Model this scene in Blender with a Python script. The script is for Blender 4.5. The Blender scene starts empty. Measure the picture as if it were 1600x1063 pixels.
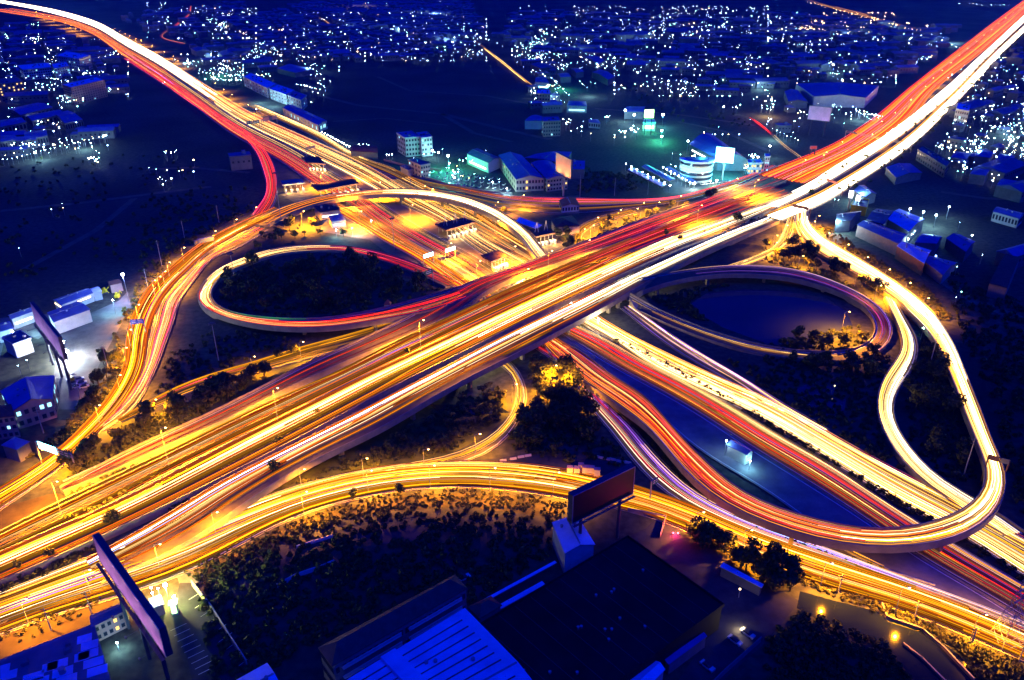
import bpy, math, random
import numpy as np
from mathutils import Vector, Matrix
R = random.Random(7)
sc = bpy.context.scene
col = sc.collection
# ------------------------------------------------------------------ camera
CAM_H = 180.0; FPX = 1245.0; PITCH = math.radians(26.5)
cd = bpy.data.cameras.new('camera'); cam = bpy.data.objects.new('camera', cd); col.objects.link(cam)
cam.location = (0, 0, CAM_H); cam.rotation_euler = (math.pi/2 - PITCH, 0, 0)
cd.sensor_width = 36; cd.lens = 36*FPX/1600; cd.clip_start = 1; cd.clip_end = 60000
sc.camera = cam
# ------------------------------------------------------------------ sky, dusk glow, exposure
w = bpy.data.worlds.new('World'); sc.world = w; w.use_nodes = True
nt = w.node_tree; nt.nodes.clear()
sky = nt.nodes.new('ShaderNodeTexSky'); sky.sky_type = 'NISHITA'; sky.sun_disc = False
SUN_EL = math.radians(3.0); SUN_AZ = math.radians(300)
sky.sun_elevation = SUN_EL; sky.sun_rotation = SUN_AZ; sky.ozone_density = 6
tint = nt.nodes.new('ShaderNodeMix'); tint.data_type = 'RGBA'; tint.blend_type = 'MULTIPLY'
tint.inputs[0].default_value = 1.0; tint.inputs[7].default_value = (0.010, 0.05, 1.0, 1)   # deep blue dusk
bg = nt.nodes.new('ShaderNodeBackground'); bg.inputs[1].default_value = 0.22
wo = nt.nodes.new('ShaderNodeOutputWorld')
nt.links.new(sky.outputs[0], tint.inputs[6]); nt.links.new(tint.outputs[2], bg.inputs[0]); nt.links.new(bg.outputs[0], wo.inputs[0])
sl = bpy.data.lights.new('dusk_sun', 'SUN'); so = bpy.data.objects.new('dusk_sun', sl); col.objects.link(so)
sl.energy = 2.6; sl.angle = math.radians(60); sl.color = (0.0, 0.022, 1.0)
so.rotation_euler = (math.radians(24), 0, math.radians(35))
sc.view_settings.view_transform = 'Standard'; sc.view_settings.look = 'None'
sc.view_settings.exposure = 0.0; sc.view_settings.gamma = 1.0; sc.view_settings.use_curve_mapping = False
HAZE = 0.00007
cy = sc.cycles
cy.max_bounces = 4; cy.diffuse_bounces = 2; cy.glossy_bounces = 2; cy.transmission_bounces = 2; cy.volume_bounces = 0
cy.sample_clamp_indirect = 2.0; cy.use_denoising = True; cy.use_light_tree = True; cy.caustics_reflective = False
cy.use_adaptive_sampling = True; cy.adaptive_threshold = 0.02; cy.light_sampling_threshold = 0.0

def G(x, y, z=0.0):
    """ground point (at height z) seen at photo pixel x, y"""
    a = (x-800)/FPX; b = (531.5-y)/FPX
    d = Vector((a, math.cos(PITCH)+b*math.sin(PITCH), -math.sin(PITCH)+b*math.cos(PITCH)))
    t = (CAM_H-z)/(-d.z)
    return Vector((d.x*t, d.y*t, z))

# ------------------------------------------------------------------ object helpers
def tag(o, label=None, cat=None, group=None, kind=None):
    if label: o['label'] = label
    if cat: o['category'] = cat
    if group: o['group'] = group
    if kind: o['kind'] = kind
    return o
def mesh_obj(name, verts, faces, mats=None, parent=None, fmat=None, smooth=False, cols=None):
    me = bpy.data.meshes.new(name)
    me.from_pydata([tuple(v) for v in verts], [], faces)
    for m in (mats if isinstance(mats, (list, tuple)) else [mats]):
        if m: me.materials.append(m)
    if fmat: me.polygons.foreach_set('material_index', fmat)
    if smooth: me.polygons.foreach_set('use_smooth', [True]*len(faces))
    if cols is not None:
        ca = me.color_attributes.new('glow', 'FLOAT_COLOR', 'POINT')
        ca.data.foreach_set('color', np.asarray(cols, dtype=np.float32).ravel())
    me.update()
    o = bpy.data.objects.new(name, me); col.objects.link(o)
    if parent: o.parent = parent
    return o
def thing(name, label, cat, loc=(0, 0, 0), rz=0.0, group=None, kind=None):
    o = bpy.data.objects.new(name, None); col.objects.link(o)
    o.location = loc; o.rotation_euler = (0, 0, rz); o.empty_display_size = 0.5
    return tag(o, label, cat, group, kind)
class MB:
    """collects boxes, tubes and prisms; build() links them as one mesh object"""
    def __init__(s): s.v = []; s.f = []; s.m = []
    def add(s, vs, fs, m=0):
        n = len(s.v); s.v += [tuple(v) for v in vs]
        s.f += [tuple(i+n for i in f) for f in fs]; s.m += [m]*len(fs); return s
    def box(s, c, d, rz=0.0, m=0, tilt=None):
        x, y, z = d[0]/2, d[1]/2, d[2]/2
        vs = [Vector((sx*x, sy*y, sz*z)) for sz in (-1, 1) for sy in (-1, 1) for sx in (-1, 1)]
        if tilt is not None: vs = [tilt @ v for v in vs]
        c_, s_ = math.cos(rz), math.sin(rz)
        vs = [(c[0]+v.x*c_-v.y*s_, c[1]+v.x*s_+v.y*c_, c[2]+v.z) for v in vs]
        return s.add(vs, [(0,2,3,1),(4,5,7,6),(0,1,5,4),(2,6,7,3),(0,4,6,2),(1,3,7,5)], m)
    def bar(s, a, b, r, n=6, r2=None, m=0, caps=True):
        a = Vector(a); b = Vector(b); r2 = r if r2 is None else r2
        d = (b-a).normalized(); u = d.cross(Vector((0, 0, 1)))
        if u.length < 1e-3: u = Vector((1, 0, 0))
        u.normalize(); w_ = d.cross(u)
        vs = []
        for p, rr in ((a, r), (b, r2)):
            for k in range(n):
                t = 2*math.pi*(k+.5)/n; vs.append(p+u*(rr*math.cos(t))+w_*(rr*math.sin(t)))
        fs = [(k, (k+1) % n, n+(k+1) % n, n+k) for k in range(n)]
        if caps: fs += [tuple(range(n-1, -1, -1)), tuple(range(n, 2*n))]
        return s.add(vs, fs, m)
    def ball(s, c, r, m=0, sq=1.0):
        c = Vector(c)
        t = (1+5**.5)/2; k = r/math.sqrt(1+t*t)
        vs = [(-1,t,0),(1,t,0),(-1,-t,0),(1,-t,0),(0,-1,t),(0,1,t),(0,-1,-t),(0,1,-t),(t,0,-1),(t,0,1),(-t,0,-1),(-t,0,1)]
        fs = [(0,11,5),(0,5,1),(0,1,7),(0,7,10),(0,10,11),(1,5,9),(5,11,4),(11,10,2),(10,7,6),(7,1,8),(3,9,4),(3,4,2),(3,2,6),(3,6,8),(3,8,9),(4,9,5),(2,4,11),(6,2,10),(8,6,7),(9,8,1)]
        return s.add([(c.x+v[0]*k, c.y+v[1]*k, c.z+v[2]*k*sq) for v in vs], fs, m)
    def build(s, name, mats, parent=None, smooth=False):
        return mesh_obj(name, s.v, s.f, mats, parent, s.m, smooth)
def copy_tree(o, parent=None):
    c = o.copy(); col.objects.link(c); c.parent = parent
    for ch in o.children: copy_tree(ch, c)
    return c

# ------------------------------------------------------------------ materials
def new_mat(name):
    m = bpy.data.materials.new(name); m.use_nodes = True
    nt = m.node_tree; b = nt.nodes['Principled BSDF']; return m, nt, b
def mat(name, c, rough=0.8, noise=0.25, scale=0.3, metal=0.0, c2=None, spec=0.3, detail=6, coord='Object', bump=0.0):
    """base colour broken up by two octaves of noise"""
    m, nt, b = new_mat(name)
    b.inputs['Roughness'].default_value = rough; b.inputs['Metallic'].default_value = metal
    b.inputs['Specular IOR Level'].default_value = spec
    tc = nt.nodes.new('ShaderNodeTexCoord'); nz = nt.nodes.new('ShaderNodeTexNoise')
    nz.inputs['Scale'].default_value = scale; nz.inputs['Detail'].default_value = detail; nz.inputs['Roughness'].default_value = .65
    nt.links.new(tc.outputs[coord], nz.inputs['Vector'])
    cr = nt.nodes.new('ShaderNodeValToRGB'); nt.links.new(nz.outputs[0], cr.inputs[0])
    c = tuple(c); lo = tuple(v*(1-noise) for v in c); hi = c2 if c2 else tuple(min(1, v*(1+noise)) for v in c)
    cr.color_ramp.elements[0].position = .32; cr.color_ramp.elements[1].position = .68
    cr.color_ramp.elements[0].color = (*lo, 1); cr.color_ramp.elements[1].color = (*hi, 1)
    nt.links.new(cr.outputs[0], b.inputs['Base Color'])
    if bump:
        bp = nt.nodes.new('ShaderNodeBump'); bp.inputs['Strength'].default_value = bump
        nt.links.new(nz.outputs[0], bp.inputs['Height']); nt.links.new(bp.outputs[0], b.inputs['Normal'])
    return m
def emit(name, c, s, sampling='NONE'):
    m = bpy.data.materials.new(name); m.use_nodes = True; nt = m.node_tree; nt.nodes.clear()
    e = nt.nodes.new('ShaderNodeEmission'); e.inputs[0].default_value = (*c, 1); e.inputs[1].default_value = s
    o = nt.nodes.new('ShaderNodeOutputMaterial'); nt.links.new(e.outputs[0], o.inputs[0])
    m.cycles.emission_sampling = sampling; return m
def trail_mat():
    m = bpy.data.materials.new('vehicle_light'); m.use_nodes = True; nt = m.node_tree; nt.nodes.clear()
    a = nt.nodes.new('ShaderNodeAttribute'); a.attribute_name = 'glow'
    e = nt.nodes.new('ShaderNodeEmission'); e.inputs[1].default_value = 1.0
    o = nt.nodes.new('ShaderNodeOutputMaterial'); nt.links.new(a.outputs['Color'], e.inputs[0]); nt.links.new(e.outputs[0], o.inputs[0])
    m.cycles.emission_sampling = 'NONE'; return m
M = {}
M['asphalt'] = mat('asphalt', (.085, .068, .040), .75, .35, .12, spec=.4)
M['worn_asphalt'] = mat('worn_asphalt', (.15, .14, .16), .8, .3, .12)
M['deck'] = mat('deck_asphalt', (.12, .092, .050), .75, .3, .15, spec=.4)
M['concrete'] = mat('concrete', (.30, .25, .17), .85, .25, .25)
M['line'] = mat('road_paint', (.75, .74, .68), .6, .1, 1.0)
M['steel'] = mat('galvanised_steel', (.32, .33, .35), .5, .15, 1.0, metal=.3)
M['trail'] = trail_mat()
M['sodium'] = emit('sodium_lamp', (1, .42, .08), 60)
M['bulb_white'] = emit('white_lamp', (.75, .9, 1), 60)
DEBUG = 0
# ------------------------------------------------------------------ roads
def cr(p, n_out):
    """Catmull-Rom through rows of p (k x d), n_out samples evenly spread by chord length of the first 3 columns' midline"""
    p = np.asarray(p, float); k = len(p)
    mid = (p[:, 0:3]+p[:, 3:6])/2
    s = np.concatenate([[0], np.cumsum(np.maximum(np.linalg.norm(np.diff(mid, axis=0), axis=1), 1e-3))])
    t = np.linspace(0, s[-1], n_out); out = np.empty((n_out, p.shape[1]))
    # finite-difference tangents on non-uniform knots
    m = np.empty_like(p)
    m[0] = (p[1]-p[0])/(s[1]-s[0]); m[-1] = (p[-1]-p[-2])/(s[-1]-s[-2])
    for i in range(1, k-1):
        h0 = s[i]-s[i-1]; h1 = s[i+1]-s[i]
        m[i] = ((p[i]-p[i-1])/h0*h1+(p[i+1]-p[i])/h1*h0)/(h0+h1)
    idx = np.clip(np.searchsorted(s, t, 'right')-1, 0, k-2)
    for j, (tt, i) in enumerate(zip(t, idx)):
        h = s[i+1]-s[i]; u = (tt-s[i])/h
        out[j] = (2*u**3-3*u**2+1)*p[i]+(u**3-2*u**2+u)*h*m[i]+(-2*u**3+3*u**2)*p[i+1]+(u**3-u**2)*h*m[i+1]
    return out, s[-1]
WHITE = (1, .56, .17); HOT = (1, .78, .5); YEL = (1, .36, .004); AMB = (1, .15, .002); RED = (1, .015, .010); PINK = (1, .05, .09); PUR = (.42, .13, 1); BLU = (.25, .45, 1); GRN = (.02, .6, .15)
PAL = dict(W=WHITE, H=HOT, Y=YEL, A=AMB, R=RED, P=PINK, V=PUR, B=BLU, G=GRN)
def resample(P, step, nmin=8):
    s = np.concatenate([[0], np.cumsum(np.linalg.norm(np.diff(P, axis=0), axis=1))])
    n = max(nmin, int(s[-1]/step)); t = np.linspace(0, s[-1], n)
    return np.stack([np.interp(t, s, P[:, k]) for k in range(3)], axis=1), s[-1]
def repair(A, B, step):
    """re-pair the two edges so that each cross-section runs square across the road"""
    w0 = 1.5*np.linalg.norm(A[0]-B[0]); w1 = 1.5*np.linalg.norm(A[-1]-B[-1])
    C, _ = resample((A+B)/2, min(step, 6.0), 24)
    def ext(P):
        e0 = P[0]+(P[0]-P[1])/np.linalg.norm(P[0]-P[1])*w0; e1 = P[-1]+(P[-1]-P[-2])/np.linalg.norm(P[-1]-P[-2])*w1
        return np.vstack([e0, P, e1])
    def near(p, Q):
        a = Q[:-1]; d = Q[1:]-a; t = np.clip(((p-a)*d).sum(1)/np.maximum((d*d).sum(1), 1e-9), 0, 1)
        q = a+d*t[:, None]; i = np.argmin(((q-p)**2)[:, :2].sum(1)); return q[i]
    a_, b_ = ext(A), ext(B); c = C
    for _ in range(3):                      # relax the midline between the edges
        a = np.array([near(p, a_) for p in c]); b = np.array([near(p, b_) for p in c]); c = (a+b)/2
        c[1:-1] = (c[:-2]+2*c[1:-1]+c[2:])/4
    c, L = resample(c, step)
    a = np.array([near(p, a_) for p in c]); b = np.array([near(p, b_) for p in c])
    for X in (a, b):
        for _ in range(2): X[1:-1] = (X[:-2]+2*X[1:-1]+X[2:])/4
    return a, b, L
ROADS = {}; DZ = [0.02]
def road(key, stations, label=None, cat=None, deck=False, parapet=True, piers=None, trails=(), name='road', skirt=False, kerb=True, step=7.0, surf=None, edge_line=True):
    DZ[0] += .012; dz = DZ[0]
    rows = []
    for st in stations:
        xa, ya, xb, yb = st[:4]; z = (st[4] if len(st) > 4 else 0.0)+dz
        a = G(xa, ya, z); b = G(xb, yb, z); rows.append([*a, *b])
    p, L = cr(rows, max(6, 0)); n = max(8, int(L/step)); p, L = cr(rows, n)
    A, B, L = repair(p[:, :3], p[:, 3:], step)
    n = len(A)
    ROADS[key] = (A, B, L)
    wd = np.linalg.norm(A-B, axis=1)
    if DEBUG: print('ROAD %-6s len %6.0f width %s' % (key, L, ' '.join('%.0f' % v for v in wd[::max(1, n//12)])))
    if deck:
        root = thing(name, label, cat or 'bridge')
        par = root; surf = surf or M['deck']
    else:
        root = None; surf = surf or M['asphalt']
    def ribbon(nm, Pa, Pb, m, parent=None):
        k = len(Pa); vs = [tuple(v) for v in Pa]+[tuple(v) for v in Pb]
        fs = [(i, i+1, k+i+1, k+i) for i in range(k-1)]
        o = mesh_obj(nm, vs, fs, m, parent); return o
    def band(nm, u0, u1, z0, z1, m, parent, i0=0, i1=None, flip=1):
        """a solid strip running along the road between cross positions u0,u1 (metres from an edge given by flip)"""
        i1 = i1 or n; P0 = []; 
        for i in range(i0, i1):
            e = A[i] if flip > 0 else B[i]; o_ = B[i] if flip > 0 else A[i]
            d = (o_-e)/max(1e-6, np.linalg.norm(o_-e))
            P0.append((e+d*u0, e+d*u1))
        vs = []; fs = []
        for q0, q1 in P0:
            vs += [(q0[0], q0[1], q0[2]+z0), (q1[0], q1[1], q1[2]+z0), (q1[0], q1[1], q1[2]+z1), (q0[0], q0[1], q0[2]+z1)]
        for i in range(len(P0)-1):
            a = 4*i; b = a+4
            for j in range(4): fs.append((a+j, a+(j+1) % 4, b+(j+1) % 4, b+j))
        fs += [(0, 1, 2, 3), tuple(4*(len(P0)-1)+j for j in (3, 2, 1, 0))]
        return mesh_obj(nm, vs, fs, m, parent)
    if deck:
        # solid deck: top, underside and sides
        th = 1.5; C_ = A.copy(); D_ = B.copy(); bz = np.minimum(A[:, 2]-.4, B[:, 2]-.4)
        lo = np.where(A[:, 2] < 3.2, -0.5, A[:, 2]-th)
        vs = [tuple(v) for v in A]+[tuple(v) for v in B]
        vs += [(A[i][0], A[i][1], lo[i]) for i in range(n)]+[(B[i][0], B[i][1], lo[i]) for i in range(n)]
        fs = []; fm = []
        for i in range(n-1):
            fs.append((i, i+1, n+i+1, n+i)); fm.append(0)
            fs.append((2*n+i, 3*n+i, 3*n+i+1, 2*n+i+1)); fm.append(1)
            fs.append((i, 2*n+i, 2*n+i+1, i+1)); fm.append(1)
            fs.append((n+i, n+i+1, 3*n+i+1, 3*n+i)); fm.append(1)
        fs += [(0, n, 3*n, 2*n), (n-1, 3*n-1, 4*n-1, 2*n-1)]; fm += [1, 1]
        mesh_obj('deck', vs, fs, [surf, M['concrete']], root, fm)
        if parapet:
            band('parapet', -.35, 0.0, -1.9, .95, M['concrete'], root, flip=1)
            band('parapet', -.35, 0.0, -1.9, .95, M['concrete'], root, flip=-1)
        if edge_line:
            for fl in (1, -1): band('edge_line', .7, 1.0, .004, .012, M['line'], root, flip=fl)
        if piers is not False:
            gap = piers or 32.0; acc = gap*.5; dist = 0
            for i in range(1, n-1):
                dist += np.linalg.norm((A[i]+B[i])/2-(A[i-1]+B[i-1])/2)
                if dist > acc and A[i][2] > 4.0:
                    acc = dist+gap; c = (A[i]+B[i])/2; wdt = np.linalg.norm(A[i]-B[i]); d = (B[i]-A[i])/wdt
                    z = A[i][2]-th; rz = math.atan2(d[1], d[0])
                    mb = MB(); mb.box((c[0], c[1], z-.6), (wdt*.8, 1.6, 1.2), rz)
                    nc = 1 if wdt < 11 else 2
                    for q in range(nc):
                        off = 0 if nc == 1 else (q-.5)*wdt*.5
                        mb.box((c[0]+d[0]*off, c[1]+d[1]*off, (z-1.2)/2), (1.9, 1.5, z-1.2), rz)
                    mb.build('pier', M['concrete'], root)
    else:
        root = ribbon(name, A, B, surf); tag(root, label, None, None, 'structure')
        if kerb:
            for fl in (1, -1): band('kerb', -.3, 0, -.02, .14, M['concrete'], root, flip=fl)
        if edge_line:
            for fl in (1, -1): band('edge_line', .8, 1.05, .004, .012, M['line'], root, flip=fl)
    if trails: make_trails(key, label, trails)
    return root
CNT = 1.0; WID = .40; GAIN = 1.15
def make_trails(key, label, specs):
    """streaks left by vehicle lamps during the long exposure: thin glowing prisms at lamp height over the lanes; broad dim amber ones paint road glow
    spec: (palette letters, count, u0, u1, brightness, width m, t0, t1)"""
    A, B, L = ROADS[key]; n = len(A)
    rr = random.Random(hash_s(key))
    VS = []; CS = []; FS = []
    for sp in specs:
        pal, cnt, u0, u1, br, wd = sp[:6]; t0 = sp[6] if len(sp) > 6 else 0.0; t1 = sp[7] if len(sp) > 7 else 1.0
        cnt = int(cnt*CNT*(1.25 if br > 4 else 1))+1
        for _ in range(cnt):
            c = PAL[rr.choice(pal)]
            ln = rr.choice((1, 1, .7, .5, .3))*(t1-t0)
            s0 = t0+rr.random()*max(0, (t1-t0)-ln)
            if t0 > 0: s0 = max(0, s0+rr.gauss(0, .035))
            if t1 < 1: ln = min(1-s0, max(.02, ln+rr.gauss(0, .035)))
            i0 = int(s0*(n-1)); i1 = min(n-1, int((s0+ln)*(n-1)))
            if i1-i0 < 2: continue
            wm = float(np.mean(np.linalg.norm(A[i0:i1]-B[i0:i1], axis=1))); nl = max(1, round(wm*(u1-u0)/3.4)); lw = (u1-u0)/nl
            ln_i = rr.randrange(nl); u = u0+lw*(ln_i+.5)+rr.gauss(0, .30)*lw if wd < .95 else rr.uniform(u0, u1)
            u = min(max(u, u0*.8), 1-(1-u1)*.8); shift = rr.choice((-1, 1))*lw if rr.random() < .14 and nl > 1 else 0
            if not u0 <= u+shift <= u1: shift = 0
            sm = rr.uniform(.25, .75); drift = rr.gauss(0, .05)*lw; hz = rr.uniform(.45, 1.2)
            k = br*GAIN*math.exp(rr.gauss(-.25, .8)); w_ = wd*WID*math.exp(rr.gauss(0, .45))
            if c is WHITE and k < 1.0: c = YEL
            base = len(VS); I = np.arange(i0, i1+1)
            xx = np.linspace(0, 1, len(I)); uu = np.clip(u+shift/(1+np.exp(-(xx-sm)*18))+drift*np.sin(np.linspace(0, 3.14*rr.uniform(.5, 2), len(I))), .02, .98)[:, None]
            P = A[I]*(1-uu)+B[I]*uu; d = B[I]-A[I]; d = d/np.linalg.norm(d, axis=1)[:, None]
            h = np.array([0, 0, 1.0])
            rows = np.stack([P-d*w_/2+h*hz, P+d*w_/2+h*hz, P+h*(hz-w_*.4)], axis=1)
            m = len(I); VS.append(rows.reshape(-1, 3))
            fade = np.ones(m); q = min(2, m//3)
            if ln < t1-t0-1e-6 and q: fade[:q] = .35; fade[-q:] = .35
            vary = 1+.25*np.sin(np.linspace(0, rr.uniform(4, 20), m)+rr.random()*6)
            cc = np.concatenate([np.outer(fade*vary*k, c), np.ones((m, 1))], axis=1)
            CS.append(np.repeat(cc, 3, axis=0)); FS.append(m)
    V = np.concatenate(VS); C = np.concatenate(CS); F = []; b = 0
    for m in FS:
        for i in range(m-1):
            a = b+3*i; F += [(a, a+1, a+4, a+3), (a+1, a+2, a+5, a+4), (a+2, a, a+3, a+5)]
        b += 3*m
    o = mesh_obj('light_trails', V, F, M['trail'], None, None, False, C)
    tag(o, 'streaks of vehicle lights along the '+TRN.get(key, 'road'), None, None, 'stuff')
def hash_s(s):
    h = 5
    for ch in s: h = (h*131+ord(ch)) % 1000003
    return h
TRN = {}
# ground
gm, gnt, gb = new_mat('dark_ground')
tc = gnt.nodes.new('ShaderNodeTexCoord')
n1 = gnt.nodes.new('ShaderNodeTexNoise'); n1.inputs['Scale'].default_value = .012; n1.inputs['Detail'].default_value = 8
n2 = gnt.nodes.new('ShaderNodeTexNoise'); n2.inputs['Scale'].default_value = .35; n2.inputs['Detail'].default_value = 8
mx = gnt.nodes.new('ShaderNodeMath'); mx.operation = 'MULTIPLY'
gnt.links.new(tc.outputs['Object'], n1.inputs['Vector']); gnt.links.new(tc.outputs['Object'], n2.inputs['Vector'])
gnt.links.new(n1.outputs[0], mx.inputs[0]); gnt.links.new(n2.outputs[0], mx.inputs[1])
rp = gnt.nodes.new('ShaderNodeValToRGB'); gnt.links.new(mx.outputs[0], rp.inputs[0])
rp.color_ramp.elements[0].position = .12; rp.color_ramp.elements[1].position = .42
rp.color_ramp.elements[0].color = (.006, .009, .006, 1); rp.color_ramp.elements[1].color = (.085, .085, .05, 1)
gnt.links.new(rp.outputs[0], gb.inputs['Base Color']); gb.inputs['Roughness'].default_value = .95
M['ground'] = gm
S = 14000
o = mesh_obj('ground', [(-S, -800, 0), (S, -800, 0), (S, 2*S, 0), (-S, 2*S, 0)], [(0, 1, 2, 3)], M['ground']); tag(o, kind='structure')

# --- diagonal highway, four carriageways (upper edge first, then lower edge)
TRN.update(C1='outer upper carriageway', C2='upper main carriageway', C3='lower main carriageway', C4='outer lower carriageway')
road('C1', [(100,760,103,768,1.5),(150,732,158,746,2),(250,682,262,698,3.5),(310,656,322,672,5),(400,611,412,627,6.5),(475,572,488,589,7),(565,532,590,546,7.3),(650,490,690,503,7.5),(737,441,775,448,7.5),(800,420,835,425,7.2),(860,398,892,406,6.8),(920,376,950,386,6),(1012,341,1040,354,4),(1112,307,1130,319,2),(1200,268,1215,288,1)],
     'narrow outermost viaduct carriageway with red tail light streaks beside the toll plaza', 'viaduct', deck=True,
     trails=[('RP',34,.1,.9,1.3,.4,.38,1),('RA',14,.1,.9,.5,.4),('W',4,.15,.5,1.5,.35,.4,1)])
road('C2', [(-60,864,-50,893,1),(92,787,125,814,2),(240,718,268,738,3),(400,639,428,660,5.5),(525,583,552,598,7),(625,532,668,541,7.3),(700,497,748,503,7.5),(800,450,850,456,7.5),(945,389,985,396,7),(1082,334,1130,343,4),(1200,290,1240,302,1.5)],
     'wide viaduct carriageway with amber lit lanes between the two central medians', 'viaduct', deck=True,
     trails=[('HWY',18,.35,.62,1.3,.4,0,.4),('YA',40,.05,.97,.55,1.3,0,.6),('AR',26,.05,.95,.55,.6,.4,1),('RP',24,.05,.5,1.0,.45,.55,1),('V',3,.5,.8,.7,.4,.2,.5)])
road('C3', [(-60,893,-40,928,1),(100,822,130,853,2),(165,795,200,820,2.4),(325,712,358,742,4),(422,662,462,688,6),(485,631,530,652,7),(575,586,622,602,7.3),(682,536,730,548,7.5),(800,479,855,486,7.5),(1000,388,1040,399,7),(1105,346,1140,360,3),(1200,320,1210,326,1.2)],
     'viaduct carriageway with thick white and yellow headlight streaks', 'viaduct', deck=True,
     trails=[('WWHY',32,.15,.55,4.6,.75),('YA',44,.03,.97,.7,1.3,0,.7),('H',18,.2,.8,4.4,.5,.4,1)])
road('C4', [(150,870,175,905,.8),(275,799,310,842,2),(325,767,372,795,3),(445,705,482,725,5.5),(550,652,600,668,7),(612,619,680,620,7.5),(675,587,735,590,7.5),(750,547,815,550,7.5),(800,521,890,510,7.5),(880,483,945,481,7.5),(955,447,1000,448,7.2),(1045,406,1067,413,5.5),(1120,372,1135,381,3),(1200,341,1215,348,1.2)],
     'outermost lower viaduct carriageway splitting into the purple loop ramp', 'viaduct', deck=True,
     trails=[('WHB',22,.08,.42,4.0,.65),('YA',40,.03,.8,.6,1.2,0,.6),('H',16,.15,.6,5,.7,.5,1)])
# highway beyond, running to the horizon at upper right
TRN.update(E1='far highway lanes heading away', E2='far highway inner oncoming lanes', E3='far highway outer oncoming lanes')
road('E1', [(1200,267,1250,300),(1300,226,1345,247),(1345,198,1400,211),(1425,134,1460,143),(1500,75,1535,82),(1600,0,1622,4),(1640,-28,1655,-25)], parapet=False, label='far highway lanes glowing red',
     trails=[('RRAP',80,.02,.98,1.8,1.1),('A',60,.02,.98,.8,1.6),('YA',46,.05,.95,2.2,.8),('WP',24,.05,.95,2.6,.6)])
road('E2', [(1200,318,1210,329),(1262,287,1275,297),(1300,262,1325,268),(1387,208,1400,220),(1467,146,1480,156),(1528,91,1537,97),(1620,6,1626,12),(1660,-28,1665,-25)], label='far highway lanes glowing white',
     trails=[('H',90,.05,.86,10,2.2),('Y',14,.03,.97,1.5,1.2)])
road('E3', [(1200,333,1215,349),(1258,311,1275,325),(1315,281,1345,283),(1400,226,1415,236),(1470,164,1482,174),(1545,91,1552,98),(1627,14,1633,20)], label='far highway outer lanes glowing white',
     trails=[('H',80,.28,.95,9,2.0),('Y',14,.03,.97,1.5,1.2)])
# --- front road sweeping across the foreground
TRN.update(F='foreground road', P='slip road beside the red flyover', K='curved slip road under the viaduct')
road('F', [(-60,945,-40,1012),(0,925,15,987),(150,865,180,935),(270,822,300,895),(400,781,400,838),(462,759,470,805),(525,743,525,788),(625,727,628,767),(725,722,728,762),(800,724,800,767),(870,732,865,776),(925,743,900,783),(992,762,975,797),(1080,792,1055,822),(1180,835,1127,857),(1275,868,1200,889),(1370,899,1310,927),(1460,930,1400,951),(1560,968,1500,990),(1660,1015,1610,1038)], label='wide foreground road with a paved verge',
     trails=[('WHYY',80,.08,.75,3.4,.40,0,.55),('WY',70,.2,.72,2.6,.36,.5,1),('WYR',30,.02,.45,1.4,.3,.5,1),('V',8,.25,.6,1.2,.3,0,.4),('YA',60,.02,.97,.6,1.3),('A',20,.05,.97,.5,1.1,.5,1)])
road('P', [(837,545,846,545),(880,575,892,572),(905,610,925,606),(920,638,948,630),(942,660,972,650),(965,690,1000,680),(990,722,1022,708),(1020,755,1052,738),(1055,782,1082,766),(1100,806,1122,790),(1150,828,1170,812),(1212,852,1230,834),(1290,877,1305,862),(1380,908,1392,896),(1470,940,1480,928),(1580,985,1590,968),(1660,1018,1670,1004)], label='curving slip road joining the foreground road',
     trails=[('RP',22,.4,.95,1.6,.3,0,.28),('V',16,.5,.9,2.0,.32,.18,1),('WB',9,.55,.9,2.2,.32,.4,1),('WHP',12,.2,.5,2.4,.3,.22,1)])
road('K', [(770,566,785,556),(793,575,806,570),(803,592,816,590),(809,610,824,612),(807,630,822,636),(798,650,811,659),(780,673,793,686),(745,697,760,712),(700,714,715,727),(650,724,652,737),(600,732,602,744),(540,742,540,755)], label='narrow curved slip road under the palm garden',
     trails=[('WY',16,.15,.6,2.4,.3)])
# --- the red / white flyover loop at right
TRN.update(Q='big flyover loop', S='inner slip ramp of the loop', RL='purple loop ramp', LL='left loop ramp', U='arched flyover')
road('Q', [(852,545,875,534,.3),(868,564,900,546,1),(925,607,960,592,3),(985,648,1005,618,5),(1017,673,1036,652,6.5),(1057,722,1068,690,8),(1087,755,1105,726,8.5),(1130,790,1152,767,9),(1200,821,1205,793,9),(1275,845,1280,816,9),(1345,857,1348,829,9),(1410,858,1405,829,9),(1475,848,1450,821,9),(1525,828,1500,803,9),(1558,800,1530,778,8.5),(1572,757,1542,750,8),(1570,735,1541,730,7.5),(1556,707,1534,712,7),(1535,652,1511,655,6),(1507,582,1485,587,5),(1486,533,1460,533,4),(1452,484,1425,493,3),(1417,455,1395,468,2),(1375,426,1355,440,1.3),(1325,396,1305,412,.9),(1285,372,1262,385,.6),(1265,352,1244,360,.5),(1263,330,1240,330,.5)],
     'long curved flyover loop sweeping over the motorway at right', 'flyover', deck=True, piers=46,
     trails=[('RRPAY',52,.08,.95,1.4,.3,0,.36),('W',12,.2,.95,1.8,.3,0,.3),('WHY',60,.2,.88,3.6,.42,.33,.72),('HWY',54,.1,.86,4.5,.55,.6,1)])
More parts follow.
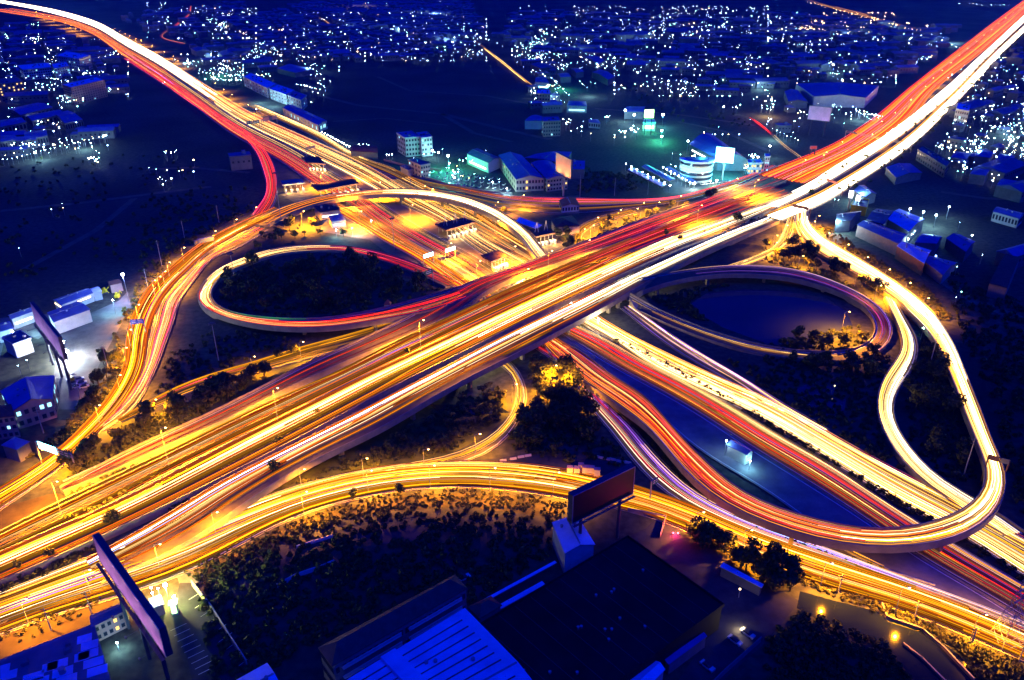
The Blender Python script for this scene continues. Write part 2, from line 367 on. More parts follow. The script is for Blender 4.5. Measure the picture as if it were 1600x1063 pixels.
road('S', [(1384,470,1396,463,1.2),(1402,508,1414,500,1.2),(1411,540,1433,532,1.2),(1404,560,1432,562,1.2),(1387,582,1423,582,1.2),(1372,615,1400,615,1.2),(1371,652,1394,648,1.2),(1390,694,1407,682,1.2),(1417,732,1434,718,1.2),(1450,764,1464,748,.9),(1487,787,1503,772,.5),(1530,812,1548,795,.25),(1575,845,1592,827,.2)],
     'S-shaped inner ramp between the pond and the big loop', 'ramp', deck=True, piers=False,
     trails=[('HWYW',36,.12,.66,4.0,.45),('G',2,.1,.15,.5,.3,0,.6),('WHP',20,.35,.85,2.0,.35,.5,1)])
road('RL', [(935,486,905,474,7.3),(962,469,945,455,7.3),(1012,452,995,438,7),(1050,441,1045,428,6.8),(1100,432,1098,420,6.5),(1150,429,1150,416,6),(1200,431,1200,417,5.5),(1240,436,1250,423,5),(1277,446,1300,440,4),(1318,461,1350,463,3),(1352,481,1382,488,2),(1367,503,1394,511,1),(1366,527,1392,533,.7),(1352,540,1374,550,.6),(1325,550,1340,566,.5),(1295,552,1295,567,.4),(1250,550,1246,562,.4),(1200,543,1190,556,.4),(1120,522,1108,533,.4),(1060,499,1048,510,.3),(1005,475,992,484,.3)],
     'purple lit loop ramp circling the pond', 'ramp', deck=True, piers=30,
     trails=[('V',8,.2,.9,.7,.25,.25,.62),('W',4,.93,.97,1.6,.25,.25,.55),('W',10,.4,.6,2.2,.3,.72,1),('RV',8,.3,.7,.7,.25,.4,.6)])
road('LL', [(700,451,712,441,.4),(650,428,662,418,.4),(590,407,600,397,.4),(540,394,545,386,.4),(490,393,488,384,.4),(440,397,435,388,.5),(395,411,385,403,.7),(355,427,343,420,1.2),(334,447,318,444,1.8),(331,470,308,468,2.3),(352,486,325,487,3),(400,496,388,507,4.2),(455,500,450,514,5.2),(515,498,520,513,6.2),(575,488,585,503,7),(640,472,665,489,7.4),(720,449,740,463,7.5)],
     'loop ramp circling the dark grove at left', 'ramp', deck=True, piers=30,
     trails=[('RP',26,.1,.9,1.1,.35,0,.3),('W',20,.1,.9,4.5,.6,.3,.64),('WR',24,.35,.9,2.2,.35,.55,1),('G',3,.06,.1,1.4,.35,.62,.78),('RA',12,.3,.9,1.2,.35,.7,1)])
road('U', [(400,366,400,343,.3),(450,336,450,321,2),(500,318,500,308,5),(550,309,550,301,7),(625,305,625,296,8),(687,311,687,300,8),(750,330,752,317,7.5),(785,350,800,343,6.5),(812,370,828,366,4.5),(830,395,848,391,2.5),(850,420,868,414,.6)],
     'arched flyover crossing above the toll lanes', 'flyover', deck=True, piers=30,
     trails=[('YA',30,.1,.9,.9,.45,0,.5),('HW',24,.2,.8,4.5,.5,.3,1)])
# --- side roads at left
TRN.update(V1='left outer road', V2='left inner road', H='service road', RX='red feeder road')
road('V1', [(440,318,446,334),(400,337,402,352),(350,359,362,374),(300,391,325,395),(262,423,298,422),(235,446,270,450),(212,483,245,488),(197,532,232,532),(193,577,226,572),(170,622,215,600),(140,657,190,640),(95,702,140,690),(50,733,90,738),(0,763,15,787),(-60,795,-40,826)], label='curved amber lit road at left',
     trails=[('WHYP',22,.55,.92,3.4,.35,.1,.6),('WY',30,.25,.9,3.2,.45,.5,1),('YA',60,.02,.97,.75,1.3),('V',5,.5,.8,1.5,.3,.3,.9)])
road('V2', [(400,354,415,362),(345,386,360,394),(312,410,338,400),(280,440,298,446),(250,470,278,476),(243,500,272,500),(233,532,260,533),(225,575,240,585),(203,615,220,624),(178,645,196,655),(150,668,168,670)], label='red and white streaked inner road at left',
     trails=[('RPY',36,.1,.95,1.5,.35),('W',16,.45,.75,2.4,.35,.25,1)])
road('H', [(195,652,180,664),(262,612,262,628),(312,591,315,606),(400,566,400,584),(450,549,455,568),(550,522,560,540),(640,495,655,512)], label='amber lit service road under the viaducts',
     trails=[('P',6,.2,.6,.8,.35,0,.5),('Y',20,.05,.95,.5,.9)])
road('RX', [(196,94,201,90),(275,146,282,138),(337,188,346,181),(375,212,386,205),(400,240,416,236),(410,266,430,262),(416,291,434,291),(412,310,430,318),(398,330,412,344)], label='red feeder road beside the motorway',
     trails=[('RPP',46,.05,.95,1.6,.55),('W',6,.3,.8,1.4,.3)])
# --- motorway from top left to bottom right
TRN.update(M1='motorway oncoming lanes', M2='motorway outgoing lanes', MR='motorway red lanes', MW='motorway white lanes', MX='motorway merging lanes', N='frontage road', OB='orange slip lanes', J='small yellow slip road', D='empty motorway lanes', D2='empty outer lanes', EE='yellow side ramp')
road('M1', [(-40,-6,-40,0),(0,0,0,6),(100,18,97,27),(150,33,144,43),(200,60,192,72),(250,87,242,100),(325,134,314,148),(400,179,388,197),(475,212,460,232),(575,258,560,282),(640,296,622,318),(700,330,690,352),(760,368,748,396),(830,405,808,428)], label='motorway lanes glowing white from the upper left',
     trails=[('H',190,.12,.8,8,1.5,0,.72),('W',46,.02,.98,2.8,.5,.5,1),('YR',20,.02,.98,1.5,.5,.5,1)])
road('M2', [(0,10,0,19),(100,28,97,36),(144,43,140,52),(192,72,188,85),(242,100,232,115),(314,148,298,162),(388,197,372,216),(460,232,440,254),(520,268,495,292),(575,300,548,322),(625,335,600,360),(690,372,662,396),(760,410,735,438),(800,440,775,462)], label='motorway lanes glowing red and orange',
     trails=[('RAAYP',120,.03,.97,1.4,.7,0,.65),('RP',40,.35,.95,1.5,.4,.55,1),('YW',20,.1,.9,1.4,.3,.5,1),('W',8,.1,.9,2,.5),('V',6,.4,.9,1.6,.4,.45,.65)])
road('OB', [(530,318,515,326),(575,340,555,350),(625,370,605,381),(665,393,648,404),(725,432,708,448),(780,470,765,482),(850,515,835,530),(895,545,868,552)], label='orange slip lanes beside the motorway',
     trails=[('AYR',50,.05,.95,1.5,.5),('W',8,.1,.9,1.6,.4)])
road('MW', [(830,424,815,438),(900,470,880,490),(987,525,962,536),(1050,555,1015,575),(1125,590,1090,610),(1200,622,1175,648),(1300,678,1262,700),(1400,733,1350,755),(1475,770,1412,794),(1550,812,1500,835),(1620,850,1590,895),(1700,890,1660,940)], label='motorway lanes with dense white streaks',
     trails=[('WHY',90,.08,.95,3.2,.42),('W',24,.6,.85,3.2,.35),('YR',22,.05,.9,1.0,.4)])
road('MX', [(985,478,972,484),(1045,520,1030,530),(1100,555,1085,566),(1160,590,1150,602),(1230,634,1210,648),(1290,668,1275,682)], label='merging lane beside the motorway',
     trails=[('WV',26,.1,.9,1.8,.4)])
road('MR', [(800,452,780,466),(870,495,850,510),(955,532,900,535),(1000,560,960,572),(1075,598,1040,615),(1150,640,1110,657),(1200,672,1160,690),(1300,728,1245,742),(1400,795,1345,806),(1500,855,1440,872),(1600,914,1560,940),(1680,960,1640,990)], label='motorway lanes with pink and red streaks',
     trails=[('RPP',18,.18,.45,1.5,.35,.05,1),('PYV',26,.1,.8,.7,.3,.05,1),('YRW',34,.45,.95,1.3,.25,.05,1),('W',20,.03,.3,2.2,.25,.1,1)])
road('D', [(640,372,625,378),(700,405,680,412),(780,455,765,466),(850,500,835,512),(903,536,888,545),(962,574,945,588),(1042,617,1008,625),(1112,659,1062,680),(1160,692,1110,715),(1245,745,1195,765),(1345,808,1292,835),(1440,874,1385,895),(1560,943,1500,935),(1640,995,1590,975)], label='empty dark blue motorway lanes', trails=(), surf=M['worn_asphalt'])
road('D2', [(1100,730,1090,738),(1200,790,1185,800),(1250,815,1235,824),(1330,865,1315,874),(1440,912,1425,918),(1560,962,1545,968)], label='narrow dark lane under the flyover', surf=M['worn_asphalt'],trails=[('Y',4,.1,.4,1.0,.25,.55,.95)])
road('N', [(396,162,392,170),(500,208,494,216),(575,250,568,257),(612,262,604,272),(662,282,655,296),(720,292,712,308),(800,306,800,329),(905,309,905,333),(1000,312,985,326),(1050,309,1035,320),(1100,297,1092,308),(1150,281,1146,291),(1215,256,1210,266)], label='frontage road curving past the showrooms',
     trails=[('W',22,.1,.6,2.5,.4,0,.45),('RP',16,.1,.4,1.2,.4,.6,1),('WV',8,.3,.6,1.2,.35,.6,1),('Y',16,.1,.95,.5,.8)])
road('J', [(908,400,898,396),(905,378,893,374),(918,358,905,352),(945,347,935,339),(990,334,985,326)], label='small yellow slip road', trails=[('Y',10,.1,.9,.8,.7)])
road('EE', [(1232,338,1242,342),(1222,365,1238,368),(1208,387,1222,390),(1180,400,1190,407),(1140,414,1148,421),(1090,428,1096,436)], label='yellow side ramp beside the loop', trails=[('WY',22,.1,.9,2.4,.5)])
road('TO', [(628,268,610,296),(700,305,672,330),(790,362,765,378),(850,398,830,420)], label='toll plaza apron', edge_line=False, trails=[('YA',20,.05,.95,.6,.9),('W',30,.1,.9,2.2,.35)])
TRN['TO'] = 'toll plaza'
road('TJ', [(680,312,672,318),(705,322,700,332),(735,330,730,342),(760,338,757,350)], label='thin lane across the toll plaza', edge_line=False, trails=[('WY',8,.1,.9,2,.5)])
# small far roads glowing among the houses
TRN.update(f1='far street', f2='far street', f3='far street', f4='far street')
road('f1', [(740,64,742,63),(770,88,773,87),(800,112,803,111),(832,138,836,137)], label='far straight street with traffic', kerb=False, edge_line=False, trails=[('WY',9,.1,.9,1.2,.9)])
road('f2', [(296,10,300,10),(292,25,296,25),(275,38,280,40),(255,62,262,62),(283,70,290,68)], label='far winding street with traffic', kerb=False, edge_line=False, trails=[('PWY',7,.1,.9,1.0,.9)])
road('f3', [(1258,0,1262,-2),(1310,16,1314,13),(1350,26,1354,23),(1392,38,1396,35),(1440,50,1444,46)], label='far avenue lined with lamps', kerb=False, edge_line=False, trails=[('YW',12,.1,.9,.9,1.4)])
road('f4', [(483,23,486,22),(500,30,503,29),(523,46,526,45)], label='far short street', kerb=False, edge_line=False, trails=[('YW',5,.1,.9,.9,1.2)])
road('f5', [(1172,186,1176,184),(1200,208,1204,206),(1225,232,1230,230),(1248,248,1252,246)], label='red lit lane behind the showrooms', kerb=False, edge_line=False, trails=[('R',6,.1,.9,1.6,.6,0,.5),('W',4,.1,.9,1.6,.6,.5,1)])
# ------------------------------------------------------------------ sodium street lamps, by the position of the lamp head
def lamp_proto(h, arms=1):
    t = thing('street_lamp', 'x', 'street lamp')
    mb = MB(); mb.bar((0, 0, 0), (0, 0, h), .13, 8, .07); mb.box((0, 0, .15), (.5, .5, .3)); mb.build('pole', M['steel'], t)
    for s in ((1,) if arms == 1 else (1, -1)):
        m2 = MB(); m2.bar((0, 0, h-.3), (s*1.6, 0, h+.3), .06, 6); m2.build('arm', M['steel'], t)
        m3 = MB(); m3.box((s*2.0, 0, h+.32), (1.1, .42, .16)); m3.build('housing', M['steel'], t)
        m4 = MB(); m4.ball((s*2.05, 0, h+.16), .42, sq=.6); m4.build('lamp_glass', M['sodium'], t)
    return t
def light_at(name, loc, power, color, radius=.4, spot=None):
    l = bpy.data.lights.get(name)
    if l is None:
        l = bpy.data.lights.new(name, 'POINT'); l.energy = power*2.2; l.color = color; l.shadow_soft_size = radius
        l.cycles.max_bounces = 1
    return l
PROTO = {}
NLAMP = [0]
def street_lamp(px, py, label, h=12, power=60000, z0=0.0, rz=0.0, group=None, col_=(1, .34, .003)):
    k = round(h)
    if k not in PROTO: PROTO[k] = lamp_proto(h); t = PROTO[k]
    else: t = copy_tree(PROTO[k])
    p = G(px, py, z0+h+.2); t.location = (p.x, p.y, z0); t.rotation_euler.z = rz
    t['label'] = label; t['group'] = group or 'street lamps along the roads'
    ln = 'sodium_%d' % power
    l = bpy.data.lights.get(ln)
    if l is None:
        l = bpy.data.lights.new(ln, 'SPOT'); l.energy = power*2.2; l.color = col_; l.shadow_soft_size = .35; l.spot_size = math.radians(150); l.spot_blend = .7
    lo = bpy.data.objects.new('lamp_light', l); col.objects.link(lo); lo.parent = t; lo.location = (2.05, 0, h-.35)
    NLAMP[0] += 1
    return t
LAMPS = [
 # (x, y, height, power, deck z, label)
 (862,571,14,130000,0,'street lamp with bright orange glow above the yellow-lit tree clump under the viaducts'),
 (426,606,18,200000,4,'orange street lamp standing in the upper viaduct median, second from the left'),
 (80,752,18,170000,0,'tall orange street lamp beside the bushy slope at far left'),
 (1321,487,15,110000,0,'lone orange street lamp on the bank of the pond inside the purple loop'),
 (1092,321,15,200000,3,'orange street lamp in the viaduct median near the dark trees'),
 (1181,281,15,200000,1,'orange street lamp where the viaduct meets the red highway'),
 (916,375,13,90000,6,'orange street lamp at the edge of the narrow red viaduct'),
 (857,392,18,100000,7,'tall orange street lamp on the main viaduct above the crossing'),
 (250,668,18,150000,3,'tall orange street lamp on the main viaduct left of the dark median gap'),
 (655,500,18,110000,7,'orange street lamp on the median by the viaduct crossing'),
]
HW = [(1593,12),(1582,20),(1570,28),(1559,37),(1548,46),(1536,55),(1524,65),(1510,76),(1497,87),(1484,98),(1470,110),(1456,122),(1444,135),(1421,156),(1396,176),(1375,190),(1360,210),(1313,222),(1288,238),(1255,250)]
HWL = [(56,18),(66,23),(75,26),(83,31),(101,36),(109,40),(117,44),(125,47),(178,45),(186,49),(194,53),(201,56),(211,60),(219,63),(236,71),(255,81),(269,88),(276,95),(334,130),(347,140),(360,148),(385,164)]
VL = [(396,324),(365,343),(332,361),(283,387),(260,410),(253,424),(245,432),(237,438),(211,476),(198,515),(191,543),(181,586),(148,633),(58,702)]
RL_ = [(1235,334),(1226,352),(1210,368),(1209,379),(1269,346),(1276,337),(1291,364),(1321,382),(1351,402),(1385,421),(1417,442),(1371,446),(1445,466)]
NL = [(814,305),(930,340),(923,352),(909,358),(966,328),(992,326),(1002,317),(1026,316),(1149,279),(660,291),(672,295),(774,316),(774,345),(1060,306),(560,262)]
UC = [(1550,528),]
TB = [(540,300),(470,330),(500,270),(590,285),(640,320),(700,380),(745,408),(800,385),(820,420),(560,330)]
FL = [(670,727),(765,731),(470,768),(330,800),(572,735),(865,738),(1090,800),(1165,828),(1290,880),(1410,918),(1530,960),(240,850),(130,890),(30,935)]
LAMPS += [(661,702,9,9000,0,'small lamp at the far edge of the triangular garden, third from the left'),(565,716,9,9000,0,'small lamp on the garden edge of the slip road, second from the left'),(467,733,9,9000,0,'leftmost small lamp under the outer viaduct by the garden'),(742,678,9,9000,0,'small twin lamp at the right end of the triangular garden'),
 (391,557,9,20000,0,'orange lamp beside the amber service road'),(467,534,9,20000,0,'orange lamp behind the amber service road'),(236,624,9,16000,0,'orange lamp at the gore of the service road'),(800,600,9,30000,0,'orange lamp at the bend of the slip road below the crossing'),(1250,400,9,26000,0,'orange lamp among the trees between the ramps'),(1340,424,9,20000,0,'orange lamp behind the purple loop ramp')]
for i, (x, y, h, pw, z, lb) in enumerate(LAMPS): street_lamp(x, y, lb, h, pw, z)
NTH = ['first','second','third','fourth','fifth','sixth','seventh','eighth','ninth','tenth','eleventh','twelfth','thirteenth','fourteenth','fifteenth','sixteenth','seventeenth','eighteenth','nineteenth','twentieth','twenty-first','twenty-second','twenty-third']
NTH += [a+'-'+b for a in ('twenty','thirty','forty','fifty') for b in NTH[:9] if a+'-'+b not in NTH]
def row(lst, what, h, pw, z=0, rz=0):
    for i, (x, y) in enumerate(lst): street_lamp(x, y, NTH[i]+' street lamp '+what, h, pw, z, rz)
row(HW, 'from the far end of the red highway at upper right', 12, 40000)
row(HWL, 'from the far end of the motorway at upper left', 12, 30000)
row(VL, 'from the top along the outer edge of the curved road at left', 10, 34000)
row(RL_, 'round the road fork at the right end of the viaducts', 10, 22000)
row(NL, 'along the frontage road and toll apron', 10, 22000)
row(TB, 'among the toll plaza lanes', 12, 120000)
row(FL, 'from the middle outwards on the foreground road', 10, 15000)
# ------------------------------------------------------------------ materials for buildings and ground
def proj(p):
    d = Vector(p)-Vector((0, 0, CAM_H)); f = Vector((0, math.cos(PITCH), -math.sin(PITCH))); u = Vector((0, math.sin(PITCH), math.cos(PITCH)))
    z = d.dot(f); return 800+FPX*d.x/z, 531.5-FPX*d.dot(u)/z
def roof_mat(name, c, rough=.45, ribs=1.2, metal=0.0):
    """corrugated sheet: fine ribs and stains"""
    m = mat(name, c, rough, .25, .12, metal); nt = m.node_tree; b = nt.nodes['Principled BSDF']
    tc = nt.nodes['Texture Coordinate']; wv = nt.nodes.new('ShaderNodeTexWave'); wv.inputs['Scale'].default_value = ribs; wv.bands_direction = 'X'
    bp = nt.nodes.new('ShaderNodeBump'); bp.inputs['Strength'].default_value = .25
    nt.links.new(tc.outputs['Object'], wv.inputs['Vector']); nt.links.new(wv.outputs[0], bp.inputs['Height']); nt.links.new(bp.outputs[0], b.inputs['Normal'])
    return m
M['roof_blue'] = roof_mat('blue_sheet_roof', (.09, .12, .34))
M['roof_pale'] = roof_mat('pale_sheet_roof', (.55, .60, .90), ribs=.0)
M['roof_grey'] = roof_mat('grey_sheet_roof', (.14, .15, .18))
M['roof_brown'] = mat('brown_tile_roof', (.14, .060, .045), .8, .3, .4)
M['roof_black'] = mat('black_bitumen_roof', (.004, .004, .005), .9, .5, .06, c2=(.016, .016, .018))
M['roof_red'] = mat('red_tile_roof', (.30, .07, .05), .8, .3, .4)
M['wall_white'] = mat('white_render', (.50, .50, .49), .8, .12, .3)
M['wall_cream'] = mat('cream_render', (.50, .42, .32), .8, .15, .3)
M['wall_pink'] = mat('pink_render', (.46, .27, .22), .8, .15, .3)
M['wall_grey'] = mat('grey_render', (.16, .16, .17), .8, .2, .3)
M['wall_red'] = mat('rust_red_cladding', (.42, .10, .06), .7, .2, .3)
M['glass'] = mat('dark_glass', (.03, .035, .05), .12, .2, .2, spec=.8)
M['win_warm'] = emit('lit_window_warm', (1, .62, .16), 2.2)
M['win_cool'] = emit('lit_window_cool', (.35, .85, 1), 2.2)
M['lit_white'] = emit('tube_light', (.9, .95, 1), 7)
M['lit_warm'] = emit('canopy_light', (1, .72, .35), 6)
M['led'] = emit('led_screen', (.25, .9, 1), 14)
M['led_green'] = emit('led_screen_green', (.45, 1, .25), 7)
M['purple_panel'] = mat('pale_vinyl_sheet', (.62, .42, .62), .6, .18, .15)
M['orange_panel'] = mat('salmon_vinyl_sheet', (.75, .40, .26), .6, .08, .15)
M['dark_panel'] = mat('dark_printed_sheet', (.05, .06, .03), .5, .6, .08, c2=(.05, .02, .02))
M['dark_steel'] = mat('dark_steel', (.05, .055, .08), .6, .2, .5)
M['soil'] = mat('bare_soil', (.055, .036, .012), .95, .5, .12)
M['grassland'] = mat('rough_grass', (.065, .075, .014), .95, .6, .10)
M['verge'] = mat('trodden_grass', (.030, .032, .009), .95, .6, .25, c2=(.10, .075, .025))
M['paving'] = mat('worn_paving', (.16, .12, .065), .85, .35, .15)
M['tarmac'] = mat('old_tarmac', (.030, .030, .040), .85, .4, .2)
M['pale_lot'] = mat('pale_concrete_yard', (.12, .12, .11), .85, .5, .08)
M['water'] = mat('still_water', (.035, .045, .075), .06, .2, .05, spec=.9)
M['canal'] = mat('dark_canal_water', (.008, .012, .022), .08, .2, .05, spec=.8)
M['crate_cream'] = mat('cream_painted_block', (.72, .60, .40), .7, .15, .6)
M['yellow'] = mat('yellow_paint', (.75, .55, .02), .5, .1, 1)
M['sign_blue'] = mat('blue_sign', (.06, .10, .45), .5, .1, 1); M['sign_green'] = mat('green_sign', (.02, .16, .10), .5, .1, 1)

def patch(name, pts, m, z, label=None, kind='structure'):
    vs = [G(x, y, z) for x, y in pts]
    o = mesh_obj(name, vs, [tuple(range(len(vs)))], m); return tag(o, label, None, None, kind)
patch('pavement', [(395,228),(440,236),(560,262),(640,290),(700,300),(790,330),(850,350),(885,385),(850,425),(790,462),(700,440),(600,392),(520,330),(470,322),(430,300),(418,262)], M['paving'], .008)
patch('pavement', [(780,306),(905,306),(905,335),(860,336),(800,330)], M['paving'], .009)
patch('pavement', [(612,265),(560,255),(640,300),(740,325),(800,330),(800,306),(700,290)], M['paving'], .010)
patch('soil_verge', [(275,905),(320,880),(400,845),(470,812),(525,795),(628,775),(728,770),(800,775),(865,785),(885,800),(860,808),(720,792),(600,800),(500,820),(420,850),(350,888),(300,915)], M['verge'], .012)
patch('soil_verge', [(0,990),(60,965),(150,938),(180,935),(170,960),(110,990),(40,1025),(0,1045)], M['soil'], .012)
patch('soil_verge', [(1385,952),(1500,995),(1610,1042),(1640,1063),(1640,1090),(1500,1030),(1400,985)], M['grassland'], .012)
patch('soil_verge', [(-20,800),(85,770),(100,775),(95,800),(0,842),(-20,850)], M['soil'], .012)
patch('pavement', [(690,728),(800,712),(860,712),(980,724),(990,770),(900,735),(800,726)], M['tarmac'], .014)
patch('soil_verge', [(145,705),(200,655),(262,640),(400,590),(520,550),(470,575),(300,655),(150,735),(95,765),(85,750)], M['grassland'], .013)
patch('lawn', [(610,735),(520,745),(460,755),(520,712),(650,640),(700,620),(790,620),(795,650),(760,680),(700,712)], M['grassland'], .013)
patch('yard', [(75,640),(84,585),(95,520),(140,490),(186,470),(200,455),(205,480),(182,520),(160,560),(140,600),(120,640)], M['pale_lot'], .015)
patch('yard', [(10,520),(0,560),(-30,560),(-30,500),(20,495),(80,490),(95,505),(60,530)], M['pale_lot'], .015)
patch('street', [(1035,800),(1078,812),(1095,850),(1180,900),(1250,940),(1200,1000),(1130,1063),(1060,1063),(1130,962),(985,838),(1010,825)], M['tarmac'], .016)
patch('driveway', [(268,876),(290,866),(322,905),(300,914),(280,912)], M['pale_lot'], .016)
patch('parking_lot', [(281,911),(301,911),(384,1035),(400,1063),(300,1063),(290,1020),(267,966)], M['tarmac'], .017)
patch('street', [(560,833),(640,822),(700,860),(720,900),(760,925),(730,930),(690,890),(640,850),(570,850)], M['tarmac'], .016)
patch('pond', [(1080,474),(1105,458),(1160,452),(1230,455),(1290,466),(1322,486),(1332,508),(1304,530),(1268,543),(1200,538),(1130,512),(1095,492)], M['water'], .02)
patch('pond', [(1236,610),(1262,600),(1300,604),(1322,625),(1318,648),(1280,652),(1248,632)], M['water'], .02)
patch('canal', [(1250,924),(1300,938),(1370,955),(1388,972),(1460,995),(1500,1025),(1540,1075),(1440,1075),(1390,1020),(1340,990),(1290,975),(1245,950)], M['canal'], .022)
patch('canal', [(672,632),(780,634),(795,645),(690,652)], M['canal'], .022)
patch('parking_lot', [(668,275),(700,268),(770,262),(800,285),(806,300),(720,300),(680,288)], M['tarmac'], .017)
patch('parking_lot', [(985,262),(1060,275),(1110,290),(1130,285),(1060,305),(1000,292)], M['tarmac'], .017)
patch('yard', [(505,345),(560,335),(612,360),(640,385),(560,372),(500,362)], M['pale_lot'], .015)
# painted bays on the parking lot
mb = MB()
for k in range(9):
    a = G(296+k*9.2, 955+k*13.3-18, 0); b = a+Vector((2.6, 3.4, 0)); mb.box(((a.x+b.x)/2, (a.y+b.y)/2, .024), (.14, 4.6, .006), math.radians(-38))
    a = G(279+k*5.5, 980+k*8.5, 0); mb.box((a.x, a.y, .024), (.14, 4.6, .006), math.radians(-52))
o = mb.build('bay_markings', M['line']); tag(o, kind='structure')

# ------------------------------------------------------------------ buildings
UNIT = {}
def unit_window(lit):
    if lit not in UNIT:
        m = MB(); m.box((0, 0, 0), (1, .16, 1), m=0); m.box((0, -.02, 0), (.86, .18, .84), m=1)
        o = m.build('window', [M['wall_grey'], M['glass'] if lit is None else M[lit]]); UNIT[lit] = o.data; bpy.data.objects.remove(o)
    return UNIT[lit]
def building(label, corners, h, roof='flat', rise=2.0, wall='wall_white', rm='roof_blue', storeys=0, cols=0, lit=.22, litm='win_cool', name='building', cat='building', faces=(0, 1, 2, 3), over=.5, base=0.0, parapet=True, bright=None, ind=True):
    """corners: photo pixels of the eaves, seen at height h; the ridge runs parallel to the first side"""
    P = [G(x, y, h) for x, y in corners]
    c = sum(P, Vector())/4
    # make it counter-clockwise
    area = sum(P[i].x*P[(i+1) % 4].y-P[(i+1) % 4].x*P[i].y for i in range(4))
    if area < 0: P = [P[1], P[0], P[3], P[2]]
    t = thing(name, label, cat, (c.x, c.y, 0))
    Q = [p-Vector((c.x, c.y, 0)) for p in P]
    E = [q+(q-Vector((0, 0, h))).normalized()*over for q in Q]
    m = MB(); m.add([(q.x, q.y, base) for q in Q]+[(q.x, q.y, h) for q in Q], [(i, (i+1) % 4, 4+(i+1) % 4, 4+i) for i in range(4)]+[(3, 2, 1, 0), (4, 5, 6, 7)])
    m.build('wall', M[wall], t)
    r = MB(); th = .25
    if roof == 'flat':
        r.add([(e.x, e.y, h+.003) for e in E]+[(e.x, e.y, h+th) for e in E], [(i, (i+1) % 4, 4+(i+1) % 4, 4+i) for i in range(4)]+[(3, 2, 1, 0), (4, 5, 6, 7)])
        ro = r.build('roof', M[rm], t)
        if parapet:
            pb = MB()
            for i in range(4):
                a, b = E[i], E[(i+1) % 4]; d = b-a; pb.box(((a.x+b.x)/2, (a.y+b.y)/2, h+.55), (d.length+.24, .22, 1.1), math.atan2(d.y, d.x))
            pb.build('parapet', M[wall], t)
    else:
        if roof == 'arch':
            K = 6; L0 = []; 
            for k in range(K+1):
                u = k/K; zz = h+.01+rise*math.sin(math.pi*u)
                L0.append((E[0].lerp(E[3], u), E[1].lerp(E[2], u), zz))
            vs = []
            for a, b, zz in L0: vs += [(a.x, a.y, zz), (b.x, b.y, zz)]
            fs = [(2*k, 2*k+2, 2*k+3, 2*k+1) for k in range(K)]
            n0 = len(vs); vs += [(v[0], v[1], v[2]+.2) for v in vs]; fs = [tuple(reversed(f)) for f in fs]+[tuple(i+n0 for i in f) for f in fs]
            r.add(vs, fs); r.build('roof', M[rm], t)
            gb_ = MB(); gb_.add([vs[2*k] for k in range(K+1)], [tuple(range(K+1))]); gb_.add([vs[2*k+1] for k in range(K+1)], [tuple(range(K, -1, -1))]); gb_.build('gable', M[wall], t)
        else:
            a = (E[0]+E[3])/2; b = (E[1]+E[2])/2
            if roof == 'hip':
                ins = min(.42, (E[0]-E[3]).length*.5/max(.1, (b-a).length)); a, b = a.lerp(b, ins), b.lerp(a, ins)
            R0 = Vector((a.x, a.y, h+rise)); R1 = Vector((b.x, b.y, h+rise))
            up = Vector((0, 0, th)); z0 = Vector((0, 0, .004)); E2 = [e+z0 for e in E]
            vs = [*E2, R0, R1]; fs = [(0, 1, 5, 4), (2, 3, 4, 5), (3, 0, 4), (1, 2, 5)]
            if roof == 'gable': fs = [(0, 1, 5, 4), (2, 3, 4, 5)]
            vt = [v+up for v in vs]
            r.add(vt, fs); r.add(vs, [tuple(reversed(f)) for f in fs])
            r.add([*E2, *[e+up for e in E2]], [(i, (i+1) % 4, 4+(i+1) % 4, 4+i) for i in ((0, 1, 2, 3) if roof == 'hip' else (0, 2))])
            r.build('roof', M[rm], t)
            if roof == 'gable':
                gq = MB(); q = [Vector((v.x, v.y, h)) for v in Q]; r0 = (q[0]+q[3])/2+Vector((0, 0, rise*.98)); r1 = (q[1]+q[2])/2+Vector((0, 0, rise*.98))
                gq.add([q[3], q[0], r0], [(0, 1, 2)]); gq.add([q[1], q[2], r1], [(0, 1, 2)]); gq.build('gable', M[wall], t)
    big = (Q[0]-Q[1]).length*(Q[1]-Q[2]).length
    if big > 60 and rm != 'roof_black' and base == 0:      # tanks, ventilators and roof lights
        for q in range(min(7, 2+int(big/260))):
            u, v = R.uniform(.15, .85), R.uniform(.2, .8); p = Q[0].lerp(Q[1], u).lerp(Q[3].lerp(Q[2], u), v); m = MB(); rz = math.atan2((Q[1]-Q[0]).y, (Q[1]-Q[0]).x)
            if roof == 'flat':
                if q % 3 == 0: m.bar((p.x, p.y, h+.25), (p.x, p.y, h+2.0), .9, 8); m.build('water_tank', M['steel'], t)
                else: m.box((p.x, p.y, h+.9), (R.uniform(1, 2.4), R.uniform(1, 2), 1.3), rz); m.build('rooftop_unit', M['wall_grey'], t)
            elif roof == 'gable':
                zz = h+rise*(1-abs(2*v-1))+.25
                m.bar((p.x, p.y, zz-.4), (p.x, p.y, zz+.8), .45, 7, .55); m.build('roof_ventilator', M['steel'], t)
        if roof == 'gable':
            a = Q[0].lerp(Q[3], .5); b = Q[1].lerp(Q[2], .5); m = MB(); d = b-a; m.box(((a.x+b.x)/2, (a.y+b.y)/2, h+rise+.32), (d.length, .5, .16), math.atan2(d.y, d.x)); m.build('ridge_cap', M['steel'], t)
